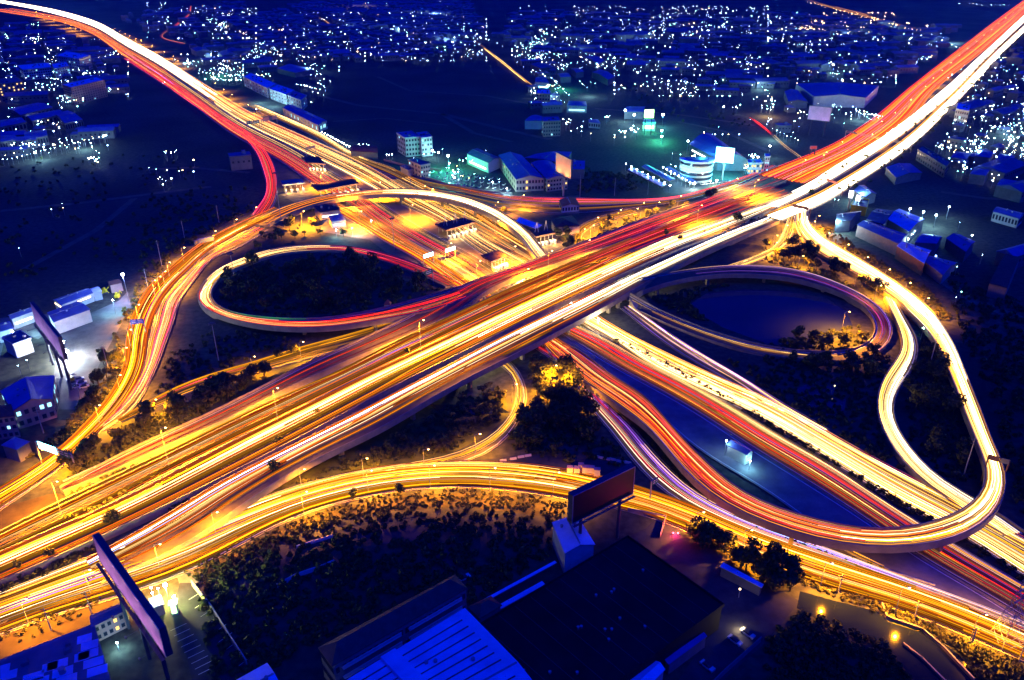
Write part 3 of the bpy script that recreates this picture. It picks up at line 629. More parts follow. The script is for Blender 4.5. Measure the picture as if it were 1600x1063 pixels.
    if storeys:
        joined = MB()
        for i in range(4):
            if i not in faces: continue
            a, b = Q[i], Q[(i+1) % 4]; d = b-a; L = d.length; d.normalize(); nrm = Vector((d.y, -d.x, 0))
            # only sides that can be seen from the photograph's side
            mid = (a+b)/2+Vector((c.x, c.y, 0))
            if (Vector((0, 0, 0))-mid).dot(nrm) < -200: continue
            nc = cols or max(2, int(L/3.2)); rz = math.atan2(d.y, d.x); sh = (h-base)/storeys
            for s in range(storeys):
                for k in range(nc):
                    l = litm if R.random() < lit else None
                    p = a+d*(L*(k+.5)/nc)+nrm*.06
                    if ind and h > 5:
                        o = bpy.data.objects.new('window', unit_window(l)); col.objects.link(o); o.parent = t
                        o.location = (p.x, p.y, base+sh*(s+.55)); o.rotation_euler = (0, 0, rz); o.scale = (min(2.0, L/nc*.62), 1, sh*.5)
                    else: joined.box((p.x, p.y, base+sh*(s+.55)), (L/nc*.6, .16, sh*.5), rz)
        if joined.v: tag(joined.build('window_row', M['glass'], t), None, None, None, 'stuff')
    if bright:      # a lit shop front or wall light strip on the sides facing the camera
        for i in bright[1]:
            a, b = Q[i], Q[(i+1) % 4]; d = b-a; L = d.length; d.normalize(); nrm = Vector((d.y, -d.x, 0)); p = (a+b)/2+nrm*.15
            g = MB(); g.box((p.x, p.y, bright[2]), (L*.8, .12, bright[3]), math.atan2(d.y, d.x)); g.build('lit_front', M[bright[0]], t)
    return t
NP = [0]
def glow(px, py, z, power, c, name='white', r=.4, parent=None):  # bare point light without a fitting, added for its glow
    ln = 'glow_%s_%d' % (name, power); l = bpy.data.lights.get(ln)
    if l is None: l = bpy.data.lights.new(ln, 'POINT'); l.energy = power; l.color = c; l.shadow_soft_size = r
    o = bpy.data.objects.new('flood_light', l); col.objects.link(o); p = G(px, py, z); o.location = p; NP[0] += 1
    return p
COOL = (.35, .75, 1); GREENL = (.05, 1, .55); WARM = (1, .62, .25)
def floodlight(px, py, z, power, c, label, mt='bulb_white', nm='white', r=.7):
    p = G(px, py, z); t = thing('floodlight', label, 'floodlight', (p.x, p.y, 0), 0, 'floodlights and yard lamps')
    m = MB(); m.bar((0, 0, 0), (0, 0, z), .14, 6, .08); m.build('pole', M['steel'], t)
    m = MB(); m.ball((0, 0, z+.35), r, sq=.8); m.build('lamp', M[mt], t)
    if power:
        ln = 'flood_%s_%d' % (nm, power); l = bpy.data.lights.get(ln)
        if l is None: l = bpy.data.lights.new(ln, 'POINT'); l.energy = power; l.color = c; l.shadow_soft_size = .6
        o = bpy.data.objects.new('lamp_light', l); col.objects.link(o); o.parent = t; o.location = (0, 0, z-.6)
    return t
B = building
# left yard
B('large blue gabled shed roof beside the white floodlit yard', [(21,642),(1.5,612),(84,588),(81,624)], 9, 'gable', 3, 'wall_pink', 'roof_blue', 2, 5, .2, faces=(0,1,2,3))
B('long narrow blue roofed shed at the back of the floodlit yard', [(96,477),(145,458),(133,452),(84,469)], 5, 'gable', 1.2, 'wall_white', 'roof_blue', bright=('lit_warm', (0, 1, 2, 3), 3.5, .6))
B('dark blue roofed warehouse with dazzling white wall in the floodlit yard', [(84,504),(140,484),(120,472),(75,489)], 7, 'gable', 1, 'wall_white', 'roof_blue')
B('long blue roofed workshop left of the tall hoarding', [(18,499),(51,487),(48,481),(14,493)], 6, 'gable', 1, 'wall_white', 'roof_blue', bright=('lit_white', (0,), 3, 1.0))
B('dark roofed white walled shed below the tall hoarding', [(21,540),(48,530),(32,519),(5,530)], 7, 'flat', 1, 'wall_white', 'roof_grey')
B('small blue roofed shed at the left edge of the floodlit yard', [(-4,520),(20,513),(14,503),(-8,508)], 6, 'gable', 1, 'wall_white', 'roof_blue')
B('pink house with two stacked balconies and a brown roof at the left edge', [(-14,655),(22,650),(16,633),(-18,638)], 10, 'hip', 2, 'wall_pink', 'roof_brown', 3, 4, .1, name='house', cat='house')
B('hipped dark blue roofed pavilion near the lit road sign at left', [(26,703),(45,691),(23,684),(4,696)], 6, 'hip', 2, 'wall_grey', 'roof_blue', name='pavilion', cat='pavilion')
B('small pale roofed hut in the floodlit yard by the yellow machines', [(146,458),(158,455),(152,449),(142,452)], 5, 'gable', 1, 'wall_white', 'roof_pale', name='hut', cat='hut')
B('brown tiled shed at the right corner of the floodlit yard', [(172,446),(190,442),(184,437),(168,440)], 5, 'gable', 1, 'wall_pink', 'roof_brown')
# far left blocks
B('slab block of flats with dark stair slots facing the far dark field', [(111,138),(163,126),(150,121),(97,133)], 20, 'flat', 1, 'wall_pink', 'roof_pale', 7, 14, .02)
B('banded office block with two wings behind the lit street at far left', [(88,88),(124,93),(141,87),(105,81)], 20, 'flat', 1, 'wall_white', 'roof_pale', 5, 10, .02)
B('long arcaded block left of the banded office block', [(36,110),(80,106),(76,99),(27,103)], 14, 'flat', 1, 'wall_white', 'roof_pale', 4, 12, .05)
B('short arcaded block between the arcaded and banded blocks', [(85,108),(108,104),(103,97),(81,101)], 14, 'flat', 1, 'wall_white', 'roof_pale', 4, 6, .15)
B('dark block with columns of yellow lit stair windows at the left edge', [(-25,136),(36,128),(26,121),(-30,128)], 21, 'flat', 1, 'wall_grey', 'roof_grey', 6, 9, .55, 'win_warm')
for i, (cs, w_) in enumerate(((((13,171),(58,161),(82,168),(32,180)), 'northmost'), (((40,182),(90,172),(100,178),(50,189)), 'middle'), (((85,178),(106,173),(129,187),(101,193)), 'bright right-hand'), (((38,207),(72,203),(74,212),(40,219)), 'detached front'), (((-10,190),(30,184),(40,191),(-6,200)), 'leftmost'), (((-10,213),(20,212),(28,218),(-6,223)), 'lowest'))):
    B(w_+' blue factory roof in the cluster at far left', cs, 9, 'gable', 2, 'wall_grey', 'roof_blue', 1, 8, .05, name='factory', ind=False)
# shophouses and sheds right of the motorway
B('left block of the dark shophouse terrace above the motorway', [(380,121),(418,139),(432,132),(392,115)], 12, 'flat', 1, 'wall_white', 'roof_pale', 3, 8, .12)
B('middle block of the dark shophouse terrace above the motorway', [(421,140),(447,149),(460,142),(434,133)], 12, 'flat', 1, 'wall_white', 'roof_pale', 3, 6, .3)
B('right block of the dark shophouse terrace with a blue end wall', [(450,150),(470,158),(479,150),(459,143)], 12, 'flat', 1, 'wall_white', 'roof_blue', 3, 5, .1)
B('long low shed with a lit glass front beside the motorway', [(442,169),(497,196),(511,189),(456,164)], 8, 'gable', 1.5, 'wall_white', 'roof_blue', 1, 10, .5, 'win_cool')
B('wide blue roofed hall alone in the dark field', [(433,107),(461,114),(491,109),(452,100)], 7, 'hip', 2.5, 'wall_grey', 'roof_blue')
B('red arched roof shed at the end of the row of white lamps', [(548,236),(590,239),(588,229),(556,227)], 6, 'arch', 2.5, 'wall_grey', 'roof_red')
# centre
B('white four storey block with a blank upper wall beside the green floodlight', [(633,217),(656,215),(643,206),(620,209)], 17, 'flat', 1, 'wall_white', 'roof_blue', 4, 5, .05, faces=(0, 1, 2, 3))
B('narrow white four storey wing with teal lit lower windows', [(658,217),(675,215),(667,207),(651,209)], 17, 'flat', 1, 'wall_white', 'roof_blue', 4, 4, .25)
B('salmon three storey house lit from the road below', [(638,251),(657,260),(672,257),(653,249)], 11, 'flat', 1, 'wall_cream', 'roof_grey', 3, 4, .1, name='house', cat='house')
B('low annex left of the salmon three storey house', [(626,262),(638,268),(646,265),(634,259)], 5, 'flat', 1, 'wall_cream', 'roof_grey')
B('grey roofed showroom with a lime green lit side', [(730,241),(763,255),(781,247),(746,232)], 9, 'gable', 1.5, 'wall_white', 'roof_grey', bright=('led_green', (0,), 3.0, 1.6))
B('large blue gabled showroom with cream lit front', [(806,281),(779,243),(815,243),(850,279)], 10, 'gable', 3, 'wall_cream', 'roof_blue', 2, 9, .25, 'win_warm')
B('blue arched showroom beside the salmon billboard', [(855,281),(830,255),(862,253),(887,277)], 10, 'arch', 2, 'wall_cream', 'roof_blue', 3, 7, .1, 'win_warm')
B('dark blue warehouse roof behind the two showrooms', [(820,247),(838,241),(893,238),(880,256)], 8, 'gable', 1.5, 'wall_grey', 'roof_blue')
B('blue roof right behind the salmon billboard', [(893,251),(892,265),(913,265),(914,252)], 8, 'flat', 1, 'wall_grey', 'roof_blue', parapet=False)
B('toll office with an orange roof and bright white front below the salmon billboard', [(874,313),(878,323),(905,321),(899,310)], 5, 'gable', 1.5, 'wall_white', 'roof_red', 1, 6, .6, 'win_cool')
B('house with a brown hipped roof among the dark trees near the toll office', [(862,344),(868,356),(906,353),(893,337)], 6, 'hip', 2.5, 'wall_cream', 'roof_brown', name='house', cat='house')
B('six bay block with lit balconies among the fields', [(849,191),(876,190),(872,183),(847,184)], 15, 'flat', 1, 'wall_pink', 'roof_blue', 4, 7, .08)
B('tall narrow block at the end of the straight lit street', [(838,147),(860,148),(858,141),(840,141)], 16, 'flat', 1, 'wall_pink', 'roof_pale', 4, 5, .05)
B('low villa right of the six bay block', [(920,191),(938,193),(934,187),(920,187)], 6, 'hip', 1.5, 'wall_white', 'roof_blue', 1, 5, .1, name='house', cat='house', ind=False)
B('wide bright blue hall roof left of the six bay block', [(820,189),(848,189),(856,184),(838,180)], 9, 'arch', 2, 'wall_white', 'roof_blue')
B('blue hall with one teal lit doorway', [(886,165),(917,166),(915,159),(889,158)], 8, 'hip', 1.5, 'wall_white', 'roof_blue', bright=('win_cool', (0,), 3, 2.0))
B('glasshouse hall beside the straight lit street', [(836,128),(858,130),(850,120),(838,121)], 9, 'gable', 2, 'wall_white', 'roof_blue', bright=('led', (0,), 3, 1.0))
for cs, w_ in ((((913,89),(928,87),(945,95),(935,101)), 'blue roof with a yellow lamp at its right corner'), (((926,113),(938,109),(961,120),(950,125)), 'blue roof with a white strip light along its eaves'), (((871,116),(884,114),(892,120),(876,121)), 'small blue roof above the cluster of green lit sheds'), (((976,175),(1005,175),(1008,167),(980,167)), 'blue filling station roof behind the yellow green screen'), (((893,108),(905,107),(912,112),(900,114)), 'pale roof between the two larger blue roofs')):
    B(w_, cs, 8, 'gable', 2, 'wall_grey', 'roof_blue')
B('square pavilion glowing green under the yellow green screen', [(1005,193),(1024,193),(1022,188),(1007,188)], 8, 'flat', 1, 'wall_white', 'roof_grey', bright=('led_green', (0, 1, 2, 3), 4, 3.5), name='pavilion', cat='pavilion')
B('vast arched blue showroom roof behind the round office', [(1078,226),(1122,249),(1168,250),(1112,210)], 10, 'arch', 5, 'wall_grey', 'roof_blue', bright=('lit_white', (0,), 6, 1.2))
B('two storey shop with a warm lit upper floor by the red highway', [(1170,256),(1191,256),(1188,250),(1168,251)], 9, 'flat', 1, 'wall_white', 'roof_pale', 2, 5, .7, 'win_warm')
B('narrow white tower at the right end of the shops', [(1196,246),(1203,246),(1202,242),(1195,242)], 13, 'flat', 1, 'wall_white', 'roof_pale', 4, 2, .4)
# round office
p = G(1089, 250, 16); t = thing('round_office', 'curved four storey office with glass bands beside the red highway', 'building', (p.x, p.y, 0))
def drum(r, z0, z1, m_, nm, a0=math.pi*.95, a1=math.pi*2.05, K=24):
    mb = MB(); vs = []; 
    for k in range(K+1):
        a = a0+(a1-a0)*k/K; vs += [(r*math.cos(a), r*math.sin(a), z0), (r*math.cos(a), r*math.sin(a), z1)]
    fs = [(2*k, 2*k+2, 2*k+3, 2*k+1) for k in range(K)]; n0 = len(vs)
    fs += [tuple(range(1, n0, 2)), tuple(range(n0-2, -1, -2)), (n0-2, 0, 1, n0-1)]
    mb.add(vs, fs); mb.build(nm, M[m_], t)
for k in range(4):
    drum(14, k*4, k*4+1.6, 'wall_white' if k < 3 else 'wall_cream', 'floor_band'); drum(13.6, k*4+1.6, k*4+4, 'glass' if k != 2 else 'win_cool', 'glass_band')
drum(14.6, 16, 17.6, 'roof_pale', 'roof'); drum(10, 17.6, 18.2, 'roof_blue', 'upper_roof')
# car lot canopies
for i, ((a, b), w_) in enumerate(((((981,266),(1033,292)), 'lowest'), (((1003,261),(1046,283)), 'middle'), (((1038,264),(1082,288)), 'upper'))):
    B(w_+' of the long blue canopies over the lamp-lit car lot', [a, b, (b[0]+9, b[1]-3), (a[0]+9, a[1]-3)], 4, 'gable', .8, 'wall_grey', 'roof_blue', name='canopy', cat='canopy', base=3.2)
# inside the left loop
B('small blue roofed police box lit by white lamps inside the left loop', [(518,346),(540,344),(533,335),(513,338)], 5, 'hip', 1.5, 'wall_white', 'roof_blue', bright=('lit_white', (0,), 2.2, .8))
B('brown roofed office under the arched flyover', [(500,332),(531,328),(524,316),(491,323)], 6, 'flat', 1, 'wall_cream', 'roof_brown', bright=('lit_white', (0,), 2.5, 1.0), parapet=False)
# right industrial estate
IND = [(((1306,347),(1329,345),(1346,330),(1308,335)), 'roof_grey', 'wall_grey', 8, 'dark grey warehouse roof nearest the road fork'),
 (((1354,343),(1381,351),(1397,330),(1370,327)), 'roof_grey', 'wall_grey', 9, 'grey blue warehouse between the dark and bright roofs at right'),
 (((1388,343),(1420,362),(1444,343),(1405,327)), 'roof_pale', 'wall_grey', 9, 'bright blue square warehouse roof with lamps behind'),
 (((1340,352),(1405,382),(1417,367),(1358,347)), 'roof_blue', 'wall_pink', 8, 'long blue warehouse with salmon side wall facing the loop road'),
 (((1402,385),(1444,412),(1454,392),(1417,380)), 'roof_pale', 'wall_red', 8, 'blue roofed warehouse with a rust red side wall'),
 (((1447,410),(1473,430),(1494,411),(1455,401)), 'roof_blue', 'wall_cream', 6, 'dark blue roof at the lower end of the industrial estate'),
 (((1430,379),(1463,381),(1472,370),(1443,366)), 'roof_blue', 'wall_grey', 7, 'blue roof beside the row of white yard lamps'),
 (((1479,373),(1509,394),(1523,378),(1499,367)), 'roof_blue', 'wall_grey', 7, 'faint blue roof at the far end of the estate'),
 (((1335,298),(1352,308),(1369,303),(1350,290)), 'roof_blue', 'wall_grey', 7, 'blue roof behind the two dazzling lit signs')]
for cs, rm, wm, h, lb in IND: B(lb, cs, h, 'gable', 2, wm, rm, name='warehouse', cat='warehouse')
B('lone ribbed barrel roofed warehouse at the right edge', [(1546,443),(1574,450),(1594,402),(1575,393)], 8, 'arch', 3, 'wall_pink', 'roof_brown', name='warehouse', cat='warehouse')
B('long white terrace with arched openings at the right edge', [(1552,331),(1592,342),(1600,334),(1560,324)], 7, 'gable', 1.5, 'wall_white', 'roof_blue', 1, 8, .0, name='terrace')
B('yellow filling station kiosk under the two dazzling signs', [(1330,322),(1354,326),(1357,314),(1336,311)], 6, 'flat', 1, 'yellow', 'roof_grey', name='kiosk', cat='kiosk')
B('huge flat blue warehouse roof left of the red highway', [(1244,131),(1272,151),(1353,153),(1373,134)], 12, 'gable', 3, 'wall_white', 'roof_blue', name='warehouse', cat='warehouse')
B('lower blue shed at the left end of the huge warehouse', [(1226,143),(1232,159),(1262,159),(1246,141)], 8, 'gable', 2, 'wall_grey', 'roof_blue', name='warehouse', cat='warehouse')
B('white six storey block right of the white highway lanes', [(1494,171),(1514,175),(1516,165),(1498,162)], 16, 'flat', 1, 'wall_white', 'roof_pale', 3, 6, .1)
B('L shaped dark terrace below the white highway lanes', [(1434,235),(1478,262),(1484,254),(1442,230)], 9, 'flat', 1, 'wall_grey', 'roof_grey', 2, 12, .0)
B('dark blue shed hugging the white highway lanes', [(1385,262),(1400,278),(1440,270),(1422,256)], 6, 'gable', 2, 'wall_grey', 'roof_blue')
for i, (x, y) in enumerate(((1500,242),(1537,240),(1570,246),(1530,268),(1572,285))):
    B('%s blue roof in the quiet block right of the highway' % NTH[i], [(x-14,y+4),(x+10,y+7),(x+16,y-2),(x-8,y-5)], 8, 'hip', 2, 'wall_grey', 'roof_blue')
# foreground
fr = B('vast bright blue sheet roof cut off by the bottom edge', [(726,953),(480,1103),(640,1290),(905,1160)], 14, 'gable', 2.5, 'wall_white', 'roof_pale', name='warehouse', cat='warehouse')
lb = B('long brown roofed school block with balconies behind the blue roof', [(521,1041),(728,921),(709,900),(500,1012)], 14, 'hip', 3, 'wall_grey', 'roof_brown', 3, 22, .0, name='school_block')
B('small red brown roof between the long block and the black roof', [(750,966),(782,947),(766,934),(733,949)], 8, 'hip', 2, 'wall_grey', 'roof_red')
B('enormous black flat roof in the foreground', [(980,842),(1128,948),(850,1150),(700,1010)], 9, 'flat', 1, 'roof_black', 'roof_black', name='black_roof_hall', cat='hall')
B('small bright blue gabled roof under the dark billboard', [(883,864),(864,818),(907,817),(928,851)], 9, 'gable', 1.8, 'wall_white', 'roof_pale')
B('narrow blue strip roof behind the roadside hedge', [(1127,887),(1188,918),(1191,913),(1132,881)], 3.5, 'flat', 1, 'wall_grey', 'roof_pale', parapet=False, name='bike_shed', cat='shed')
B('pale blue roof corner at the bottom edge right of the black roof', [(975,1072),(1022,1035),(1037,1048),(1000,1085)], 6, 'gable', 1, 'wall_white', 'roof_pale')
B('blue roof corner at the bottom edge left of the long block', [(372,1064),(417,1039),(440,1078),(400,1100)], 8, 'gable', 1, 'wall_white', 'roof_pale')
B('low dark blue panelled roof in the bottom left corner', [(145,977),(176,1080),(-70,1130),(-70,1060)], 6, 'flat', 1, 'wall_grey', 'roof_grey', parapet=False, name='market_hall', cat='hall')
B('small glass fronted shop with a salmon roof behind the tall hoarding', [(145,980),(192,957),(187,945),(143,963)], 6, 'gable', .8, 'wall_pink', 'wall_pink', 2, 5, .25, 'win_warm', name='shop', cat='shop')
B('little gatehouse lit by a cluster of warm lamps', [(238,950),(255,944),(250,932),(234,937)], 4, 'flat', 1, 'wall_pink', 'roof_pale', parapet=False, name='gatehouse', cat='gatehouse')
for (a, b, w_, wd_, h) in (((752,944),(868,881),'upper',3,4),((747,972),(850,915),'lower',5,4)):
    B(w_+' covered walkway beside the black roof', [a, b, (b[0]-wd_, b[1]-wd_), (a[0]-wd_, a[1]-wd_)], h, 'flat', 1, 'dark_steel', 'roof_pale', parapet=False, name='covered_walkway', cat='walkway', base=3.6)
B('low sheds beside the road at the bottom right of the black roof', [(1040,1030),(1098,990),(1103,996),(1046,1038)], 4, 'flat', 1, 'wall_grey', 'roof_blue', parapet=False, name='shed', cat='shed')
# seams, monitor roof and skylights on the big foreground roof
P = [G(726,953,14), G(480,1103,14), G(640,1290,14), G(905,1160,14)]
cF = sum(P, Vector())/4; cF.z = 0
A0, A1, A2, A3 = [p-cF for p in P]
for k in range(1, 8):
    u = k/8.0
    for half in (0, 1):
        # seams run along the first side; height follows the gable
        s = (u/2 if half == 0 else 1-u/2)
        a = A0.lerp(A3, s); b = A1.lerp(A2, s); zz = 14+2.5*(1-abs(2*s-1))+.35
        m = MB(); d = b-a; a2 = a+d*.06; b2 = a+d*.94; m.box(((a2.x+b2.x)/2, (a2.y+b2.y)/2, zz+.06), ((b2-a2).length, .28, .2), math.atan2(d.y, d.x)); m.build('roof_seam', M['dark_steel'], fr)
m = MB(); a = A0.lerp(A1, .52); b = A3.lerp(A2, .52)
for s in (.0, ):
    pts = []
    for q, zz in ((0.0, 14.4), (.5, 17.2), (1.0, 14.4)): 
        p = a.lerp(b, q); pts.append(Vector((p.x, p.y, zz)))
    d = (A1-A0).normalized(); 
    for q0, q1 in ((pts[0], pts[1]), (pts[1], pts[2])):
        mid = (q0+q1)/2; L = (q1-q0).length; ax = (q1-q0).normalized()
        sd = d*2.2; up = Vector((0, 0, 1.1))
        vs = [q0-sd, q0+sd, q0+sd+up, q0-sd+up, q1-sd, q1+sd, q1+sd+up, q1-sd+up]
        m.add(vs, [(0,1,2,3),(7,6,5,4),(0,4,5,1),(1,5,6,2),(2,6,7,3),(3,7,4,0)])
m.build('roof_monitor', M['roof_pale'], fr)
# sheet joints, gutters and vents on the black hall
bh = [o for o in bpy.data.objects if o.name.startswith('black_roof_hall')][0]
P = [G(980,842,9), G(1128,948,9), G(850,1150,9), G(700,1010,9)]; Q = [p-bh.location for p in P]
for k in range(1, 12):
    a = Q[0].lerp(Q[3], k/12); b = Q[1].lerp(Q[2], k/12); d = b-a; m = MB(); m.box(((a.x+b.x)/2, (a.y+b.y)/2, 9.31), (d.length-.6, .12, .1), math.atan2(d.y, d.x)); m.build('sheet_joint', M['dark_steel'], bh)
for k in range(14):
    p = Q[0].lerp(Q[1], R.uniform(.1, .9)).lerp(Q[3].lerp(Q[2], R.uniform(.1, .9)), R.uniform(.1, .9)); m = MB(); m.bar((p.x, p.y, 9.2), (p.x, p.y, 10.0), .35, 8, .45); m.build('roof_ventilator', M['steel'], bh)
# balcony bands on the school block
P = [G(521,1041,14), G(728,921,14), G(709,900,14), G(500,1012,14)]; cL = sum(P, Vector())/4; cL.z = 0
a, b = P[0]-cL, P[1]-cL; d = (b-a).normalized(); nr = Vector((d.y, -d.x, 0)); L = (b-a).length
if nr.dot(-cL) < 0: nr = -nr
for z in (4.6, 9.2, 12.6):
    for q in (.26, .74):
        p = a+(b-a)*q+nr*.9; m = MB(); m.box((p.x, p.y, z), (L*.42, .16, 1.1), math.atan2(d.y, d.x)); m.box((p.x-nr.x*.5, p.y-nr.y*.5, z-.6), (L*.42, 1.4, .2), math.atan2(d.y, d.x)); m.build('balcony', M['wall_white'], lb)
# skylight panels on the bottom left hall
mh = [o for o in bpy.data.objects if o.name.startswith('market_hall')][0]
for i, (x, y, w_, l_) in enumerate(((138,1022,8,5),(146,1035,8,5),(152,1048,8,5),(128,1026,6,5),(90,1038,8,5),(98,1050,8,5),(104,1062,8,5),(78,1042,6,5),(52,1058,8,5),(60,1066,8,5),(10,1056,8,5),(3,1046,6,5),(140,1008,7,5),(132,998,6,5))):
    p = G(x, y, 6.3)-mh.location; m = MB(); m.box((p.x, p.y, 6.3), (w_*.62, 3.0, .1), math.radians(24)); m.build('skylight', M['roof_pale'], mh)
# ------------------------------------------------------------------ hoardings and signs
def hoarding(label, tl, tr, zt, hp, th, front, legs=2, name='billboard', emis=False, flip=1, back='dark_steel', truss=True, lamp=None):
    a = G(*tl, zt); b = G(*tr, zt); d = (b-a); L = d.length; d.normalize(); n = Vector((d.y, -d.x, 0))
    if n.y > 0: n = -n
    n = n*flip
    c = (a+b)/2; rz = math.atan2(d.y, d.x); t = thing(name, label, 'billboard', (c.x, c.y, 0), rz)
    nl = Matrix.Rotation(-rz, 3, 'Z') @ n; s = 1 if nl.y > 0 else -1
    m = MB(); m.box((0, -s*th/2, zt-hp/2), (L, th, hp)); m.build('panel_back', M[back], t)
    m = MB(); m.box((0, s*.06, zt-hp/2), (L-.6, .1, hp-.6)); m.build('printed_face', M[front], t)
    fr = MB()
    for z in (zt-.15, zt-hp+.15): fr.box((0, s*.1, z), (L, .2, .3))
    for x in (-L/2+.15, L/2-.15): fr.box((x, s*.1, zt-hp/2), (.3, .196, hp-.62))
    fr.build('frame', M['steel'], t)
    for k in range(legs):
        x = 0 if legs == 1 else L*(-.32+.64*k/(legs-1)); m = MB(); m.bar((x, -s*th/2, 0), (x, -s*th/2, zt-hp), .8 if legs == 1 else .55, 10); m.build('leg', M['steel' if legs == 1 else 'dark_steel'], t)
    if lamp:
        ln = 'hoarding_light_%d_%d' % (lamp[0], int(lamp[1][1]*100)); l = bpy.data.lights.get(ln)
        if l is None: l = bpy.data.lights.new(ln, 'SPOT'); l.energy = lamp[0]; l.color = lamp[1]; l.shadow_soft_size = .3; l.spot_size = math.radians(140); l.spot_blend = .8
        for k in range(max(2, int(L/9))):
            x = -L/2+L*(k+.5)/max(2, int(L/9)); m2 = MB(); m2.box((x, s*5.0, zt-hp-.6), (.9, .4, .35)); m2.bar((x, 0, zt-hp-.3), (x, s*5.0, zt-hp-.7), .06, 4); m2.build('floodlight', M['dark_steel'], t)
            o = bpy.data.objects.new('lamp_light', l); col.objects.link(o); o.parent = t; o.location = (x, s*5.4, zt-hp-.2)
            aim = Vector((0, -s*5.4, hp*.55)); o.rotation_euler = aim.to_track_quat('-Z', 'Y').to_euler()
    if truss:
        m = MB()
        m.box((0, s*.9, zt-hp-.5), (L, .9, .12))
        for k in range(int(L/3)+1):
            x = -L/2+k*3; m.bar((x, 0, zt-hp), (x, s*1.3, zt-hp-.5), .07, 4); m.bar((x, -s*th, zt-.2), (x+1.5, -s*th-.4, zt-hp), .08, 4)
        m.build('catwalk', M['dark_steel'], t)
    return t
hoarding('gigantic lilac hoarding seen edge-on in the bottom left corner', (144.6,836), (248.7,983.6), 30, 9.5, 1.7, 'purple_panel', 3, flip=1, lamp=(1300, (1, .5, .8)))
hoarding('tall pale hoarding seen edge-on above the floodlit yard', (47,472), (91,527), 30, 11, 1.4, 'purple_panel', 3, lamp=(1200, (.8, .6, 1)))
hoarding('dark hoarding with blurred brown and blue print beside the foreground road', (895,775), (992.5,728.6), 28, 11, 2.2, 'dark_panel', 2)
hoarding('blank salmon billboard on a single post above the showrooms', (869,238), (893,250), 32, 15, 1.2, 'orange_panel', 1, lamp=(9000, (1, .38, .12)))
hoarding('grey billboard standing left of the red highway', (1265,165), (1300,168.5), 30, 14, 1.2, 'purple_panel', 2, lamp=(900, (.8, .6, 1)))
hoarding('dazzling cyan white screen on a post beside the round office', (1119.5,229), (1148.7,231.6), 28, 13, 1.4, 'led', 1, name='led_screen')
hoarding('small yellow green screen glowing over the far filling station', (1007,171), (1022.6,171), 26, 9, 1.2, 'led_green', 2, name='led_screen')
hoarding('red lit small sign below the red highway lanes', (1266,228), (1277,228), 9, 3.2, .6, 'wall_red', 2, name='roadside_sign', truss=False)
hoarding('white lit lower sign of the filling station at the road fork', (1338,304), (1346,305), 13, 5, .8, 'lit_white', 1, name='roadside_sign', truss=False)
hoarding('white lit upper sign of the filling station at the road fork', (1327,297), (1335,298), 16, 6, .8, 'lit_white', 1, name='roadside_sign', truss=False)
def gantry(label, a, b, z, hp=2.4, panels=((.5, .5, 'sign_blue'),), name='sign_gantry', mt='steel', beam=.5, cant=False):
    A_ = G(*a, z); B_ = G(*b, z); d = B_-A_; L = d.length; d.normalize(); c = (A_+B_)/2; rz = math.atan2(d.y, d.x)
    t = thing(name, label, 'sign gantry', (c.x, c.y, 0), rz)
    m = MB()
    for zz in (z-.9, z+.5): m.box((0, 0, zz), (L, beam, .3))
    k = -L/2; sg = 1
    while k < L/2-1.6: m.bar((k, 0, z-.9 if sg > 0 else z+.5), (k+1.5, 0, z+.5 if sg > 0 else z-.9), .09, 4); k += 1.5; sg = -sg
    m.build('beam', M[mt], t)
    for x in ((-L/2, L/2) if not cant else (-L/2,)):
        m = MB(); m.bar((x, 0, 0), (x, 0, z+.6), .28, 8); m.build('post', M[mt], t)
    for (u, w_, pm) in panels:
        m = MB(); m.box(((u-.5)*L, -.45, z), (L*w_, .12, hp)); m.build('sign_panel', M[pm], t)
        if pm.startswith('sign'):
            m = MB()
            for q in (-.25, .25):
                for r_ in (.35, -.25): m.box(((u-.5)*L+q*L*w_, -.52, z+r_*hp*.6), (L*w_*.34, .03, hp*.13))
            m.build('lettering', M['line'], t)
    return t
gantry('long orange lit gantry across all lanes of the red and white highway', (1322,205), (1425,226), 8, 1.6, ((.14, .08, 'sign_green'),), mt='wall_cream')
gantry('thin pinkish gantry further up the highway', (1435,127), (1505,138), 8, 2, (), mt='wall_pink')
gantry('farthest orange gantry on the highway', (1512,77), (1552,83), 8, 2, (), mt='wall_cream')
gantry('brown gantry at the mouth of the white lanes before the fork', (1285,278), (1318,290), 8, 2, ((.5, .5, 'wall_red'),), mt='wall_red')
gantry('brown gantry over the road fork at the end of the viaducts', (1236,320), (1267,327), 8.5, 2.2, ((.5, .8, 'roof_brown'),), mt='roof_brown')
gantry('brown gantry with a pale box on the outer curve of the big loop', (1545,713), (1577,722), 13, 2, ((.25, .45, 'roof_brown'), (.8, .4, 'wall_grey')), mt='roof_brown')
gantry('teal road sign over the orange slip lanes under the crossing', (650,432), (676,423), 8, 3, ((.5, .9, 'sign_green'),))
gantry('blue white lit gantry sign over the empty lanes', (661,401), (677,396), 7, 2.2, ((.5, .9, 'led'),))
gantry('white lit gantry sign over the red motorway lanes', (695,392), (711,387), 7, 2.2, ((.5, .9, 'lit_white'),))
gantry('dark green pair of signs over the orange motorway lanes', (385,192), (405,190), 8, 3.5, ((.25, .45, 'sign_green'), (.75, .45, 'sign_green')))
gantry('pink lit signs at the start of the frontage road', (408,188), (432,183), 8, 4, ((.3, .4, 'wall_pink'), (.85, .3, 'wall_pink')))
gantry('blue lettered sign over the curved road at left', (204,503), (224,501), 8, 2.6, ((.5, 1.0, 'sign_blue'),))
gantry('bright multicoloured sign gantry low on the curved road at left', (56,692), (112,712), 9, 3, ((.35, .5, 'led'), (.82, .26, 'sign_green')))
